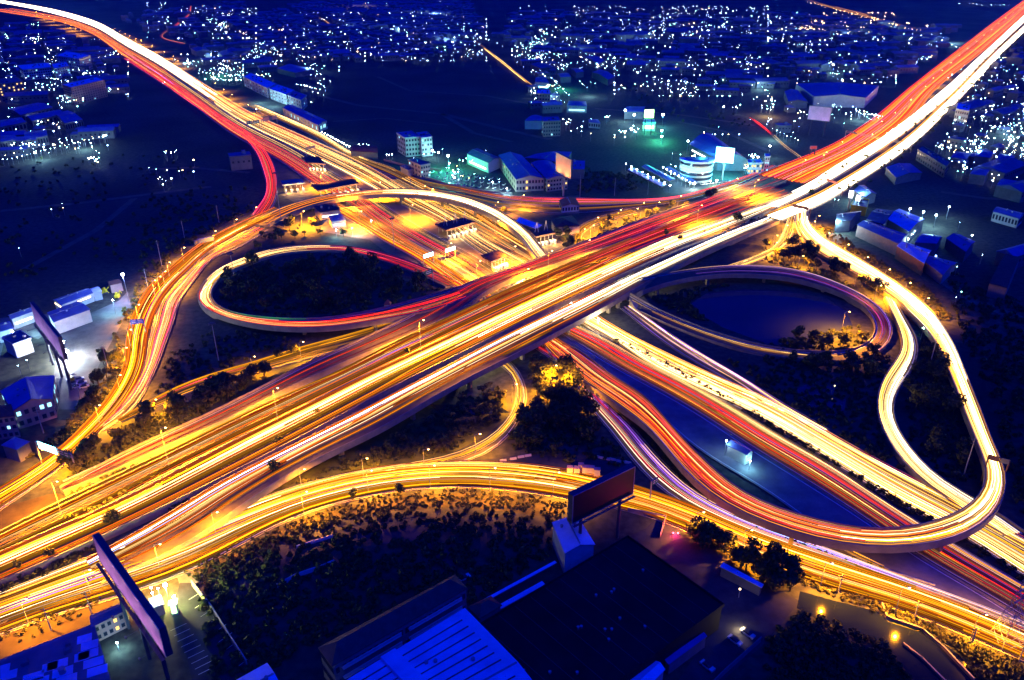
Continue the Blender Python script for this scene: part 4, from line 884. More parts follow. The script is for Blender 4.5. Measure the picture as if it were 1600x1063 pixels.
gantry('teal roadside sign beside the billboard on the slip road', (1018,754), (1027,748), 8, 2.4, ((.5, .9, 'sign_green'),), cant=True)
gantry('small sign over the curved frontage lanes', (478,232), (492,229), 7, 2.4, ((.5, .9, 'wall_pink'),))
# ------------------------------------------------------------------ toll plaza canopies
def toll(label, cs, h, rm, n=5, lm='lit_white', masts=0):
    P = [G(x, y, h) for x, y in cs]; c = sum(P, Vector())/4; c.z = 0
    t = thing('toll_canopy', label, 'toll plaza', c); Q = [p-c for p in P]
    m = MB(); m.add([(q.x, q.y, h) for q in Q]+[(q.x, q.y, h+1.0) for q in Q], [(0,1,5,4),(1,2,6,5),(2,3,7,6),(3,0,4,7),(3,2,1,0),(4,5,6,7)]); m.build('canopy_roof', M[rm], t)
    for k in range(n):
        u = (k+.5)/n; a = Q[0].lerp(Q[1], u); b = Q[3].lerp(Q[2], u); mid = a.lerp(b, .5)
        m = MB(); m.bar((a.x*.9+b.x*.1, a.y*.9+b.y*.1, 0), (a.x*.9+b.x*.1, a.y*.9+b.y*.1, h), .14, 6); m.bar((b.x*.9+a.x*.1, b.y*.9+a.y*.1, 0), (b.x*.9+a.x*.1, b.y*.9+a.y*.1, h), .14, 6); m.build('column', M['wall_white'], t)
        dd = (b-a).normalized(); m = MB(); m.box((a.x-dd.x*1.5, a.y-dd.y*1.5, 1.3), (1.6, 2.6, 2.6), math.atan2(dd.y, dd.x)-math.pi/2); m.build('toll_booth', M['wall_white'], t)
        m = MB(); m.box((a.x*.8+b.x*.2, a.y*.8+b.y*.2, h-.12), (1.2, 1.2, .16), 0); m.build('ceiling_lamp', M[lm], t)
    for k in range(max(1, n//2)):
        u = (k+.5)/max(1, n//2); a = Q[0].lerp(Q[1], u); b = Q[3].lerp(Q[2], u)
        l = bpy.data.lights.get('toll_light') or bpy.data.lights.new('toll_light', 'POINT'); l.energy = 9000; l.color = (1, .62, .22); l.shadow_soft_size = 1
        o = bpy.data.objects.new('lamp_light', l); col.objects.link(o); o.parent = t; q = a+(a-b)*.25; o.location = (q.x, q.y, h-1.2)
    for k in range(masts):
        u = (k+.5)/masts; a = Q[0].lerp(Q[1], u).lerp(Q[3].lerp(Q[2], u), .5); m = MB()
        m.bar((a.x-1.2, a.y, h+1), (a.x, a.y, h+8), .18, 5); m.bar((a.x+1.2, a.y, h+1), (a.x, a.y, h+8), .18, 5); m.build('mast', M['wall_white'], t)
    return t
toll('wide brown toll canopy under the arched flyover with dazzling lanes', [(497,300),(562,288),(551,281),(485,291)], 5.6, 'roof_brown', 7)
toll('small teal lit toll canopy beside the red feeder road', [(441,291),(477,287),(472,281),(438,284)], 5.6, 'roof_grey', 4, 'led')
toll('brown toll canopy with three white masts in the middle of the plaza', [(697,362),(743,349),(725,342),(680,352)], 5.6, 'roof_brown', 7, masts=3)
toll('orange lit toll canopy touching the red viaduct', [(768,411),(792,402),(778,393),(752,401)], 5.6, 'roof_brown', 5)
toll('small toll canopy right of the arched flyover', [(837,372),(868,366),(852,357),(826,361)], 5.6, 'roof_brown', 5, masts=2)
toll('farthest toll canopy at the mouth of the motorway lanes', [(480,256),(509,258),(498,246),(471,247)], 5.6, 'roof_brown', 5, 'lit_warm')
B('yellow lit long canopy between the arched flyover and the toll office', [(806,347),(838,358),(846,352),(812,340)], 5, 'flat', 1, 'dark_steel', 'roof_pale', parapet=False, name='long_canopy', cat='canopy', base=4.5)

# ------------------------------------------------------------------ high masts and bare poles
def mast(px, py, bx, by, label, name='light_mast', head=True):
    """base pixel and head pixel; the height follows"""
    b = G(bx, by, 0); lo, hi = 3, 60
    for _ in range(30):
        mid = (lo+hi)/2
        if proj((b.x, b.y, mid))[1] > py: lo = mid
        else: hi = mid
    h = lo; t = thing(name, label, 'mast' if head else 'pole', b, 0, 'tall masts and bare poles')
    m = MB(); m.bar((0, 0, 0), (0, 0, h), .28, 7, .12); m.build('shaft', M['steel'], t)
    m = MB()
    if head:
        m.bar((0, 0, h-.3), (0, 0, h+.1), 1.2, 10, 1.2)
        for k in range(6): a = k*math.pi/3; m.box((1.5*math.cos(a), 1.5*math.sin(a), h-.3), (.7, .7, .35), a)
        m.build('lamp_ring', M['dark_steel'], t)
    else:
        m.box((0, 0, h-.8), (2.6, .15, .2)); m.box((0, 0, h-2.2), (2.2, .15, .2)); m.build('crossarm', M['dark_steel'], t)
    return t
for i, (px, py, bx, by, hd, lb) in enumerate(((333,505,342,566,1,'unlit ring-headed mast on the grass inside the left loop'),(613,341,616,390,1,'unlit high mast between the toll lanes and slip lanes'),
  (363,396,367,440,1,'unlit high mast at the far edge of the left loop'),(436,270,439,345,1,'unlit high mast between the toll canopy and arched flyover'),(1519,685,1505,745,0,'thin slanting pole inside the big loop'),
  (1459,520,1454,566,0,'thin pole between the two ramps at right'),(340,321,343,352,0,'bare pole above the amber road, upper of three'),(285,345,289,376,0,'bare pole above the amber road, middle of three'),(244,376,253,416,0,'bare pole above the amber road, lowest of three'),
  (176,762-0,183,797,0,'x'),(51,637,68,677,0,'utility pole before the large blue roof'),(115,583,126,625,0,'utility pole beside the parked yard vehicles'),(160,540,170,580,0,'utility pole between the yard and the curved road'),(226,420,231,448,0,'short pole between the bright mast and the road'),
  (69,950,80,985,0,'utility pole on the verge at the bottom left edge'),(134,925,145,965,0,'utility pole beside the glass fronted shop'),(1204,865,1200,892,0,'utility pole on the far right verge, first'),(1316,897,1310,925,0,'utility pole on the far right verge, second'),
  (1433,940,1428,967,0,'utility pole on the far right verge, third'),(1523,980,1519,1003,0,'utility pole on the far right verge, fourth'),(1598,1005,1592,1032,0,'utility pole on the far right verge, fifth'),(905,274,906,308,0,'bare pole right of the salmon billboard'),(961,278,960,306,0,'bare pole at the edge of the dark wood by the frontage road'),
  (1013,276,1012,304,0,'bare pole before the car lot canopies'),(640,266,642,290,0,'bare pole left of the salmon house'),(733,272,735,300,0,'bare pole in front of the packed car park'),(666,858-30,668,858,0,'x'))):
    if lb != 'x': mast(px, py, bx, by, lb, 'light_mast' if hd else 'utility_pole', bool(hd))
# lattice pylon at the bottom right
b = G(1572, 1004, 0); t = thing('lattice_pylon', 'steel lattice pylon straddling the right end of the foreground road', 'pylon', b)
m = MB(); Hp = 26
for sx in (-1, 1):
    for sy in (-1, 1): m.bar((sx*3.2, sy*3.2, 0), (sx*.4, sy*.4, Hp), .12, 4)
m.build('leg', M['steel'], t); m = MB()
for k in range(9):
    z0 = Hp*k/9; z1 = Hp*(k+1)/9; w0 = 3.2-2.8*k/9; w1 = 3.2-2.8*(k+1)/9
    for (ax, ay, bx_, by_) in ((-1,-1,1,-1),(1,-1,1,1),(1,1,-1,1),(-1,1,-1,-1)):
        m.bar((ax*w0, ay*w0, z0), (bx_*w1, by_*w1, z1), .07, 4); m.bar((bx_*w0, by_*w0, z0), (ax*w1, ay*w1, z1), .07, 4)
for z in (17, 21, 25): m.box((0, 0, z), (8, .3, .25), .5)
tag(m.build('bracing', M['steel'], t), None, None, None, 'stuff')
# ------------------------------------------------------------------ floodlights
F_ = floodlight
for a in ((97,536,9,110000,(.85,.92,1),'blinding white floodlight beside the tall hoarding','bulb_white','cold',1.3),(103,550,7,20000,(.85,.92,1),'second blinding floodlight just below the first','bulb_white','cold',1.3),
  (60,505,6,10000,COOL,'white floodlight behind the tall hoarding','bulb_white','cool',.7),(110,490,6,14000,(.8,1,.9),'floodlight washing the dazzling white warehouse wall','bulb_white','cold',.5),(192,430,16,60000,(.25,.4,1),'blue white flare lamp on a mast at the yard corner','bulb_white','blue',1.0),(176,470,8,10000,(.3,.9,1),'teal yard lamp near the yellow machines','bulb_white','teal',.5),
  (20,520,7,7000,COOL,'yard lamp at the left edge','bulb_white','cool',.5),(700,244,14,110000,GREENL,'teal green flare lamp behind the salmon house','bulb_white','green',1.0),(702,256,8,20000,GREENL,'smaller lamp below the teal green flare','bulb_white','green',.7),(685,239,9,0,COOL,'white lamp left of the teal green flare','bulb_white','cool',.8),
  (676,236,7,12000,COOL,'white lamp at the foot of the white block','bulb_white','cool',.8),(977,173,13,40000,COOL,'left lamp of the far filling station','bulb_white','cool',1.2),(991,180,12,30000,COOL,'middle lamp of the far filling station','bulb_white','cool',1.3),(1036,180,13,60000,(.1,.8,1),'right lamp of the far filling station','bulb_white','tealg',1.4),
  (1034,205,9,20000,GREENL,'green lamp below the filling station','bulb_white','green',1.0),(1034,214,8,20000,GREENL,'lower green lamp below the filling station','bulb_white','green',1.0),(1075,221,12,9000,COOL,'lamp at the left corner of the vast arched roof','bulb_white','cool',.8),(1203,229,12,20000,COOL,'white lamp above the shops by the red highway','bulb_white','cool',1.0),
  (1422,327,9,16000,COOL,'first white lamp behind the bright blue warehouse','bulb_white','cool',.7),(1443,332,9,16000,COOL,'second white lamp behind the bright blue warehouse','bulb_white','cool',.8),(1463,337,9,16000,COOL,'third white lamp behind the bright blue warehouse','bulb_white','cool',.8),(1483,324,9,6000,COOL,'lone white lamp above the estate','bulb_white','cool',.6),
  (1439,352,5,5000,COOL,'topmost lamp in the row across the estate yard','bulb_white','cool',.4),(1434,357,5,5000,COOL,'second lamp in the row across the estate yard','bulb_white','cool',.4),(1429,362,5,5000,COOL,'third lamp in the row across the estate yard','bulb_white','cool',.4),(1425,367,5,0,COOL,'fourth lamp in the row across the estate yard','bulb_white','cool',.4),(1419,374,5,5000,COOL,'lowest lamp in the row across the estate yard','bulb_white','cool',.4),
  (258,916,6,26000,(1,.9,.3),'brightest warm lamp above the gatehouse','bulb_white','warm',.7),(247,921,3,0,WARM,'warm lamp left of the brightest gatehouse lamp','bulb_white','warm',.3),(238,928,3,1500,WARM,'lowest warm lamp by the gatehouse','bulb_white','warm',.3),(236,920,3,0,WARM,'leftmost warm lamp by the gatehouse','bulb_white','warm',.3),
  (272,934,5,16000,(.55,1,.05),'lime green flood over the gate','bulb_white','lime',.5),(183,1006,3,2500,COOL,'cool lamp inside the glass fronted shop','bulb_white','cool',.3),(1302,101,9,0,COOL,'bright lamp over the lit car yard','bulb_white','cool',1.1),(550,357,6,9000,COOL,'white lamp over the police box yard','bulb_white','cool',.4),(525,360,5,9000,COOL,'cool lamp by the police box door','bulb_white','cool',.4),
  (580,346,6,4000,COOL,'cool lamp at the right end of the police box yard','bulb_white','cool',.4),(792,375-80,5,12000,COOL,'lamp at the packed car park corner','bulb_white','cool',.6),(710,270,7,12000,COOL,'cool lamp over the packed car park','bulb_white','cool',.5),(770,285,6,12000,(.6,1,.8),'greenish lamp over the packed car park','bulb_white','teal',.5),
  (1165,250,8,12000,COOL,'lamp right of the cyan white screen','bulb_white','cool',.6),(1120,283,5,26000,(.75,1,.8),'bright shop light on the frontage road','bulb_white','teal',.9),(1085,287,5,26000,(.75,1,.8),'bright white shop light left of the round office','bulb_white','teal',.9),(1110,284,4,0,COOL,'small lamp between the shop lights','bulb_white','cool',.5)): F_(*a)
for i in range(12): F_(503+i*4.3, 207+i*2.25, 6, 3500 if i % 3 == 0 else 0, (.5,.95,1), NTH[i]+' of the twelve white lamps lining the motorway verge', 'bulb_white', 'rowl', .65)
for i in range(9): F_(978+i*8.6, 257+i*4.2, 6, 5000 if i % 3 == 1 else 0, (.4,.9,1), NTH[i]+' cool lamp along the lower car lot canopy', 'bulb_white', 'lot', .6)
for i in range(8): F_(1036+i*6, 262+i*3.4, 6, 5000 if i % 3 == 1 else 0, (.4,.9,1), NTH[i]+' cool lamp along the upper car lot canopy', 'bulb_white', 'lot', .6)
# ------------------------------------------------------------------ vegetation
def leaf_mat(name, c, c2):
    m = mat(name, c, .7, .5, .45, c2=c2, spec=.2); b = m.node_tree.nodes['Principled BSDF']; return m
M['leaf'] = leaf_mat('foliage', (.022, .036, .010), (.10, .11, .026))
M['leaf2'] = leaf_mat('foliage_olive', (.045, .05, .012), (.15, .14, .03))
M['bark'] = mat('bark', (.07, .05, .035), .9, .3, 1.5)
def crown(mb, c, r, n, rr, leaf=.55, flat=.8, m=0):
    """leaf-sized faces on several uneven lobes"""
    lobes = []
    for _ in range(max(3, int(n/55))):
        a = rr.uniform(0, 6.283); q = r*rr.uniform(.15, .75); lobes.append((c[0]+q*math.cos(a), c[1]+q*math.sin(a), c[2]+r*flat*rr.uniform(-.45, .55), r*rr.uniform(.32, .55)))
    for k in range(n):
        lx, ly, lz, lr = lobes[k % len(lobes)]
        v = Vector((rr.gauss(0, 1), rr.gauss(0, 1), rr.gauss(.15, 1))).normalized()
        p = Vector((lx, ly, lz))+Vector((v.x, v.y, v.z*.8))*lr*rr.uniform(.65, 1.12)
        t = (v+Vector((rr.uniform(-.8, .8), rr.uniform(-.8, .8), rr.uniform(-.5, .8)))).normalized()
        u = t.orthogonal().normalized(); w_ = t.cross(u); s = leaf*rr.uniform(.6, 1.4)
        ang = rr.uniform(0, 3.14); u2 = u*math.cos(ang)+w_*math.sin(ang); w2 = t.cross(u2)
        mb.add([p-u2*s, p-w2*s*.6, p+u2*s, p+w2*s*.6], [(0, 1, 2, 3)], m)
def tree_proto(seed, h, r, n, leafm, leaf=.6):
    rr = random.Random(seed); t = thing('tree', 'x', 'tree')
    m = MB(); m.bar((0, 0, 0), (rr.uniform(-.2, .2), rr.uniform(-.2, .2), h*.55), .28, 6, .16, caps=False)
    for k in range(4):
        a = k*1.57+rr.random(); m.bar((0, 0, h*.35), (r*.5*math.cos(a), r*.5*math.sin(a), h*.72), .13, 4, .05, caps=False)
    m.build('trunk', M['bark'], t)
    m = MB(); crown(m, (0, 0, h*.66), r, n, rr, leaf); m.build('crown', M[leafm], t)
    return t
def palm_proto(seed, h):
    rr = random.Random(seed); t = thing('palm_tree', 'x', 'palm tree')
    m = MB(); m.bar((0, 0, 0), (.3, 0, h), .22, 6, .16, caps=False); m.build('trunk', M['bark'], t)
    m = MB()
    for k in range(14):
        a = k*.449*2+rr.random()*.3; up = rr.uniform(.1, .9); pts = []
        for q in range(5):
            u = q/4; pts.append(Vector((.3+math.cos(a)*2.6*u, math.sin(a)*2.6*u, h+up*1.6*u-2.0*u*u)))
        sd = Vector((-math.sin(a), math.cos(a), 0))
        for q in range(4):
            w0 = .38*math.sin(.4+2.3*q/4); w1 = .38*math.sin(.4+2.3*(q+1)/4)
            m.add([pts[q]-sd*w0, pts[q]+sd*w0, pts[q+1]+sd*w1, pts[q+1]-sd*w1], [(0, 1, 2, 3)])
    m.build('fronds', M['leaf2'], t); return t
TP = [tree_proto(11, 9, 3.8, 560, 'leaf'), tree_proto(12, 11, 4.6, 720, 'leaf'), tree_proto(13, 7, 3.2, 420, 'leaf2'), tree_proto(14, 8, 4.4, 560, 'leaf'), tree_proto(15, 5.5, 2.4, 300, 'leaf2', .5), palm_proto(16, 5.0)]
used_tp = [False]*len(TP); NT = [0]
def put_tree(p, kind, s, label, group):
    if used_tp[kind]: t = copy_tree(TP[kind])
    else: t = TP[kind]; used_tp[kind] = True
    t.location = p; t.rotation_euler = (0, 0, R.uniform(0, 6.28)); t.scale = (s*R.uniform(.85, 1.15), s*R.uniform(.85, 1.15), s*R.uniform(.85, 1.15))
    t['label'] = label; t['group'] = group; NT[0] += 1
def inside(x, y, poly):
    c = False; j = len(poly)-1
    for i in range(len(poly)):
        xi, yi = poly[i]; xj, yj = poly[j]
        if (yi > y) != (yj > y) and x < (xj-xi)*(y-yi)/(yj-yi)+xi: c = not c
        j = i
    return c
# where roads run, at ground level: no trees there
ROADPTS = []
for k, (A, B_, L) in ROADS.items():
    for i in range(len(A)): ROADPTS.append(((A[i][0]+B_[i][0])/2, (A[i][1]+B_[i][1])/2, np.linalg.norm(A[i]-B_[i])/2, max(A[i][2], B_[i][2])))
RP = np.array(ROADPTS)
def on_road(p, margin=1.5):
    d = np.hypot(RP[:, 0]-p[0], RP[:, 1]-p[1]); return bool((d < RP[:, 2]+margin).any())
def scatter(poly, n, kinds, smin, smax, label, group, margin=2.0, z=0.0):
    xs = [p[0] for p in poly]; ys = [p[1] for p in poly]; done = 0; tries = 0; pts = []
    while done < n and tries < n*30:
        tries += 1; x = R.uniform(min(xs), max(xs)); y = R.uniform(min(ys), max(ys))
        if not inside(x, y, poly): continue
        p = G(x, y, z)
        if on_road(p, margin) or any((p-q).length < 2.6*smin for q in pts): continue
        pts.append(p); k = R.choice(kinds); s = R.uniform(smin, smax); done += 1
        fx = (x-min(xs))/(max(xs)-min(xs)); fy = (y-min(ys))/(max(ys)-min(ys))
        ws = ('far', 'middle', 'near')[min(2, int(fy*3))]+' '+('left', 'left-centre', 'right-centre', 'right')[min(3, int(fx*4))]
        adj = ('Round', 'Broad', 'Olive', 'Spreading', 'Slim', 'Fan-leaved')[k].lower()
        put_tree(p, k, s*1.12, adj+' '+label+', '+ws, group)
scatter([(345,470),(360,432),(420,407),(520,402),(600,422),(680,455),(640,468),(560,484),(450,492),(380,486)], 46, (0,1,3), .8, 1.2, 'tree in the dark grove inside the left loop', 'trees of the dark grove')
scatter([(100,765),(90,745),(150,698),(200,668),(290,640),(330,612),(400,592),(440,585),(400,604),(310,650),(150,725)], 40, (0,2,3,4), .6, 1.0, 'tree on the wooded slope left of the viaducts', 'trees on the wooded slope')
scatter([(455,752),(520,712),(640,650),(730,603),(770,600),(795,640),(765,678),(700,708),(600,725)], 52, (2,4,5,4), .45, .8, 'garden tree in the triangle below the viaducts', 'trees of the triangular garden')
scatter([(828,580),(862,562),(915,620),(935,665),(925,705),(880,716),(800,700),(812,660),(828,640)], 44, (0,1,2,3), .7, 1.05, 'tree in the yellow lit clump', 'trees of the yellow lit clump', 1)
scatter([(1190,372),(1240,385),(1300,398),(1360,440),(1385,475),(1350,452),(1290,428),(1200,405)], 26, (0,1,2), .7, 1.0, 'tree between the ramps at right', 'trees between the right ramps', 1)
scatter([(1232,520),(1300,540),(1340,528),(1352,515),(1385,560),(1375,600),(1330,590),(1250,575),(1220,560)], 24, (0,2,3,4), .6, .95, 'golden lit tree by the pond', 'trees by the pond', 1)
scatter([(1430,500),(1440,520),(1480,600),(1520,700),(1500,760),(1440,700),(1410,640),(1430,580)], 16, (0,1,3), .7, 1.0, 'dark tree inside the big loop', 'trees inside the big loop')
scatter([(150,530),(190,520),(180,600),(140,650),(100,690),(95,680),(130,640),(160,590)], 18, (0,2,4), .5, .85, 'tree between the yard and the curved road', 'trees by the curved road', 1)
scatter([(1068,832),(1120,850),(1180,880),(1240,905),(1235,935),(1160,900),(1090,862)], 12, (0,1,3), .8, 1.0, 'dark tree by the foreground street', 'trees by the foreground street', 1)
scatter([(930,375),(1000,345),(1130,308),(1130,300),(1080,312),(1000,335),(940,352)], 16, (0,2,3), .5, .8, 'tree between frontage road and red viaduct', 'trees along the frontage road', .5)
scatter([(400,372),(470,345),(500,350),(560,375),(490,372),(440,385),(400,395)], 16, (0,2,4), .6, .9, 'tree between arched flyover and left loop', 'trees under the arched flyover', 1)
scatter([(870,360),(905,362),(915,380),(890,395),(870,385)], 8, (0,2), .6, .9, 'tree beside the brown roofed house', 'trees by the brown roofed house', 1)
# single trees that stand out in the medians
for x, y, k, s, z, lb in ((1151,352,1,.8,4,'large dark tree in the median gap of the viaducts'),(1040,372,0,.6,6,'dark tree between the upper viaduct carriageways'),(1062,378,0,.5,5,'small dark tree between the two main carriageways'),(178,826,1,.6,.5,'round tree beside the top of the lilac hoarding'),(432,745,1,.7,1,'dark tree at the foot of the outer viaduct lane'),
   (637,556,0,.5,6,'tree in the median above the crossing'),(498,655,0,.5,4,'tree in the dark gap between viaduct carriageways'),(436,700,0,.6,3,'leafy tree at the left end of the dark median gap'),(787,334,3,.7,0,'round tree inside the curve of the arched flyover'),(460,556,3,.8,0,'round dark tree by the service road, right'),(435,560,3,.7,0,'round dark tree by the service road, left'),
   (625,776,0,.6,0,'small tree on the verge of the foreground road'),(553,782,0,.5,0,'shrubby tree on the verge left of the middle'),(30,890,2,.5,1,'spindly tree on the lower left median'),(80,873,2,.5,1,'second spindly tree on the lower left median')):
    put_tree(G(x, y, z) if z else G(x, y, 0), k, s, lb, 'single trees in the medians'); 
# joined low planting: hedges, shrubs and tree belts nobody could count
def shrub_mass(name, label, paths, leafm, size=1.0, nleaf=46, leaf=.45):
    """paths: (polyline px, z list or value, count, spread m, height m)"""
    rr = random.Random(hash_s(name+label)); m = MB()
    for pl, z, cnt, spread, hgt in paths:
        P = [G(x, y, z) for x, y in pl]
        L = [0]
        for i in range(1, len(P)): L.append(L[-1]+(P[i]-P[i-1]).length)
        for _ in range(cnt):
            t = rr.uniform(0, L[-1]); i = max(j for j in range(len(P)-1) if L[j] <= t+1e-9); u = (t-L[i])/max(1e-6, L[i+1]-L[i])
            p = P[i].lerp(P[i+1], u); d = (P[i+1]-P[i]).normalized(); p = p+Vector((-d.y, d.x, 0))*rr.uniform(-1, 1)*spread
            r = hgt*rr.uniform(.45, .9); crown(m, (p.x, p.y, z+r*.6), r, nleaf, rr, leaf*size)
    return tag(m.build(name, M[leafm]), label, None, None, 'stuff')
def shrub_area(name, label, polys, leafm, size=1.0, nleaf=46, leaf=.5, margin=1.0):
    rr = random.Random(hash_s(name+label)); m = MB()
    for poly, cnt, h0, h1 in polys:
        xs = [p[0] for p in poly]; ys = [p[1] for p in poly]; n = 0; tr = 0
        while n < cnt and tr < cnt*20:
            tr += 1; x = rr.uniform(min(xs), max(xs)); y = rr.uniform(min(ys), max(ys))
            if not inside(x, y, poly): continue
            p = G(x, y, 0)
            if on_road(p, margin): continue
            r = rr.uniform(h0, h1); crown(m, (p.x, p.y, r*.55), r, nleaf, rr, leaf*size); n += 1
    return tag(m.build(name, M[leafm]), label, None, None, 'stuff')
shrub_mass('hedge', 'dark hedge running between the red and white motorway lanes', [([(962,534),(1050,577),(1180,650),(1280,712),(1380,772),(1480,832),(1600,905)], .05, 190, 1.3, 2.0)], 'leaf')
shrub_mass('hedge', 'low planting in the gaps between the viaduct carriageways', [
  ([(100,812),(165,788),(325,704),(425,658)], 2.6, 90, 1.0, 1.2), ([(520,606),(575,583),(637,554),(690,530)], 6.5, 26, .8, 1.1), ([(225,762),(330,712),(400,640+30)], 2, 20, .8, .9),
  ([(110,775),(210,727),(315,675),(400,632),(520,580)], 1.5, 110, 1.8, 1.3), ([(0,872),(97,826),(160,797)], .8, 50, .7, .9), ([(260,798),(330,762),(400,725),(520,660),(560,640)], 1.5, 70, 1.2, 1.2), ([(30,905),(110,868),(150,850)], .5, 30, 2.5, 1.2), ([(0,925),(60,900),(140,862)], .4, 50, 2.0, 1.3),
  ([(950,388),(1010,364),(1080,340)], 3.5, 34, 1.8, 2.0), ([(1000,398),(1060,378),(1100,362)], 3.5, 26, 1.2, 1.6), ([(1050,402),(1120,368),(1190,338)], 2.2, 30, 1.8, 1.8)], 'leaf')
shrub_mass('verge_planting', 'scattered shrubs on the soil verge along the foreground road', [([(300,905),(400,855),(520,806),(628,782),(728,778),(800,782),(880,800)], 0, 620, 4.8, .75), ([(460,755),(540,748),(620,737)], 0, 36, 1.2, 1.0), ([(1100,838),(1210,892),(1320,930),(1400,960),(1500,1005),(1600,1050)], 0, 360, 2.4, 1.1), ([(160,940),(100,965),(0,1005)], 0, 40, 3, .8)], 'leaf2')
shrub_area('undergrowth', 'mixed dark undergrowth filling the interchange', [
  ([(340,480),(360,430),(520,398),(690,455),(560,492),(400,498)], 442, 1.0, 2.6), ([(262,560),(330,520),(430,520),(520,530),(430,552),(300,596),(240,630)], 187, .7, 1.8), ([(100,760),(200,665),(420,590),(310,652)], 204, .8, 2.0),
  ([(470,745),(640,650),(780,605),(790,650),(700,708)], 323, .5, 1.4), ([(790,700),(830,640),(900,610),(930,660),(960,700),(990,730),(880,722)], 221, .8, 2.0), ([(960,640),(990,650),(1050,720),(1120,790),(1090,780),(1020,735)], 102, .6, 1.5),
  ([(1180,400),(1300,425),(1390,500),(1350,460),(1250,435)], 136, .8, 1.8), ([(1000,460),(1070,440),(1180,435),(1100,458),(1075,475),(1110,505),(1060,490)], 187, .8, 1.8), ([(1190,540),(1340,510),(1390,560),(1370,610),(1310,600),(1200,580)], 289, .7, 1.6),
  ([(1130,560),(1240,590),(1370,610),(1380,700),(1430,760),(1300,690)], 289, .7, 2.0), ([(1440,480),(1500,640),(1530,740),(1480,770),(1420,690),(1420,600)], 255, .7, 2.0), ([(1290,360),(1340,390),(1450,455),(1480,500),(1440,450),(1350,400)], 204, .8, 1.9),
  ([(900,380),(1000,340),(1130,300),(1120,320),(940,385)], 102, .6, 1.3), ([(1120,780),(1200,830),(1400,900),(1440,905),(1350,870),(1220,800)], 153, .5, 1.2), ([(60,700),(140,650),(190,560),(200,540),(185,600),(110,690)], 136, .6, 1.5)], 'leaf', 1.2, 40)
shrub_area('dark_garden', 'overgrown dark gardens in the foreground', [([(300,900),(400,850),(500,815),(620,795),(740,792),(870,806),(850,835),(620,830),(450,860),(330,935)], 300, .5, 1.3), ([(320,930),(420,870),(560,842),(700,835),(860,830),(880,860),(740,940),(560,980),(480,1010),(400,1063),(330,1063)], 620, .8, 2.4), ([(1200,1000),(1260,960),(1380,1010),(1440,1075),(1200,1075)], 260, .8, 2.2), ([(1480,1000),(1600,1050),(1600,1075),(1540,1075)], 60, .7, 1.5)], 'leaf', 1.3, 46)
shrub_area('woodland', 'dark woodland and scrub beyond the interchange', [([(1480,420),(1600,480),(1600,900),(1580,780),(1560,640),(1500,520)], 300, 1.2, 3.0), ([(905,262),(1000,280),(1010,302),(905,302)], 90, 1.5, 3.2), ([(230,300),(330,300),(400,320),(330,365),(250,420),(215,430)], 160, 1.0, 2.6), ([(950,130),(1100,150),(1200,200),(1060,200)], 60, 1.5, 3.0), ([(0,250),(240,240),(400,300),(300,350),(200,410),(0,440)], 150, 1.2, 2.4)], 'leaf', 1.6, 30, margin=6)

shrub_mass('hedge', 'ragged roadside trees between and below the white highway lanes', [([(1262,306),(1300,272),(1400,223),(1475,161),(1535,98),(1600,40)], .1, 90, 3, 3.0), ([(1300,300),(1350,284),(1410,240),(1480,180),(1550,104),(1625,28)], .1, 150, 6, 4.2)], 'leaf', 2.0, 40)
shrub_mass('hedge', 'trees and shrubs along the outer edge of the curved road at left', [([(395,325),(340,352),(285,385),(255,412),(215,460),(190,520),(182,580),(150,635),(95,690),(30,728)], 0, 170, 3.5, 2.2)], 'leaf2', 1.2, 50)
shrub_mass('hedge', 'amber lit shrubs on the outer edge of the big loop', [([(1280,355),(1330,388),(1400,430),(1440,455),(1475,500)], 0, 150, 5, 2.0)], 'leaf2', 1.2, 50)
shrub_mass('hedge', 'dark hedge beside the slip road and orange flyover', [([(1000,668),(1060,740),(1120,790),(1200,832),(1300,872),(1380,892)], 0, 120, 1.6, 1.2), ([(905,590),(940,628),(985,668)], 0, 30, 1.5, 1.0)], 'leaf', 1.0, 40)
# ------------------------------------------------------------------ the city beyond
def house_proto(kind):
    t = thing('house', 'x', 'house')
    if kind == 0: L, W, H, rs = 11, 9, 6, 2.2
    elif kind == 1: L, W, H, rs = 30, 10, 7, 2.4
    elif kind == 2: L, W, H, rs = 16, 12, 9, 0
    else: L, W, H, rs = 44, 22, 8, 3
    m = MB(); m.box((0, 0, H/2), (L, W, H)); m.build('wall', M['wall_dim'], t)
    m = MB(); l, w_ = L/2+.5, W/2+.5
    if rs: 
        ins = min(w_, l*.5) if kind == 0 else 0
        m.add([(-l,-w_,H),(l,-w_,H),(l,w_,H),(-l,w_,H),(-l+ins,0,H+rs),(l-ins,0,H+rs)], [(0,1,5,4),(2,3,4,5),(3,0,4),(1,2,5),(3,2,1,0)])
    else: m.box((0, 0, H+.3), (L+.6, W+.6, .6)); m.box((L*.2, 0, H+1.6), (3, 3, 2.2))
    m.build('roof', M['roof_city' if kind != 1 else 'roof_blue'], t)
    m = MB()
    for s in (-1, 1):
        for k in range(int(L/4)): m.box((-L/2+2+4*k, s*(W/2+.04), H*.6), (1.6, .1, 1.4))
    tag(m.build('window_row', M['glass'], t), None, None, None, 'stuff')
    return t
M['wall_dim'] = mat('weathered_render', (.14, .14, .15), .85, .25, .2)
M['roof_city'] = roof_mat('faded_sheet_roof', (.11, .13, .24))
HP = [house_proto(k) for k in range(4)]; hp_used = [False]*4
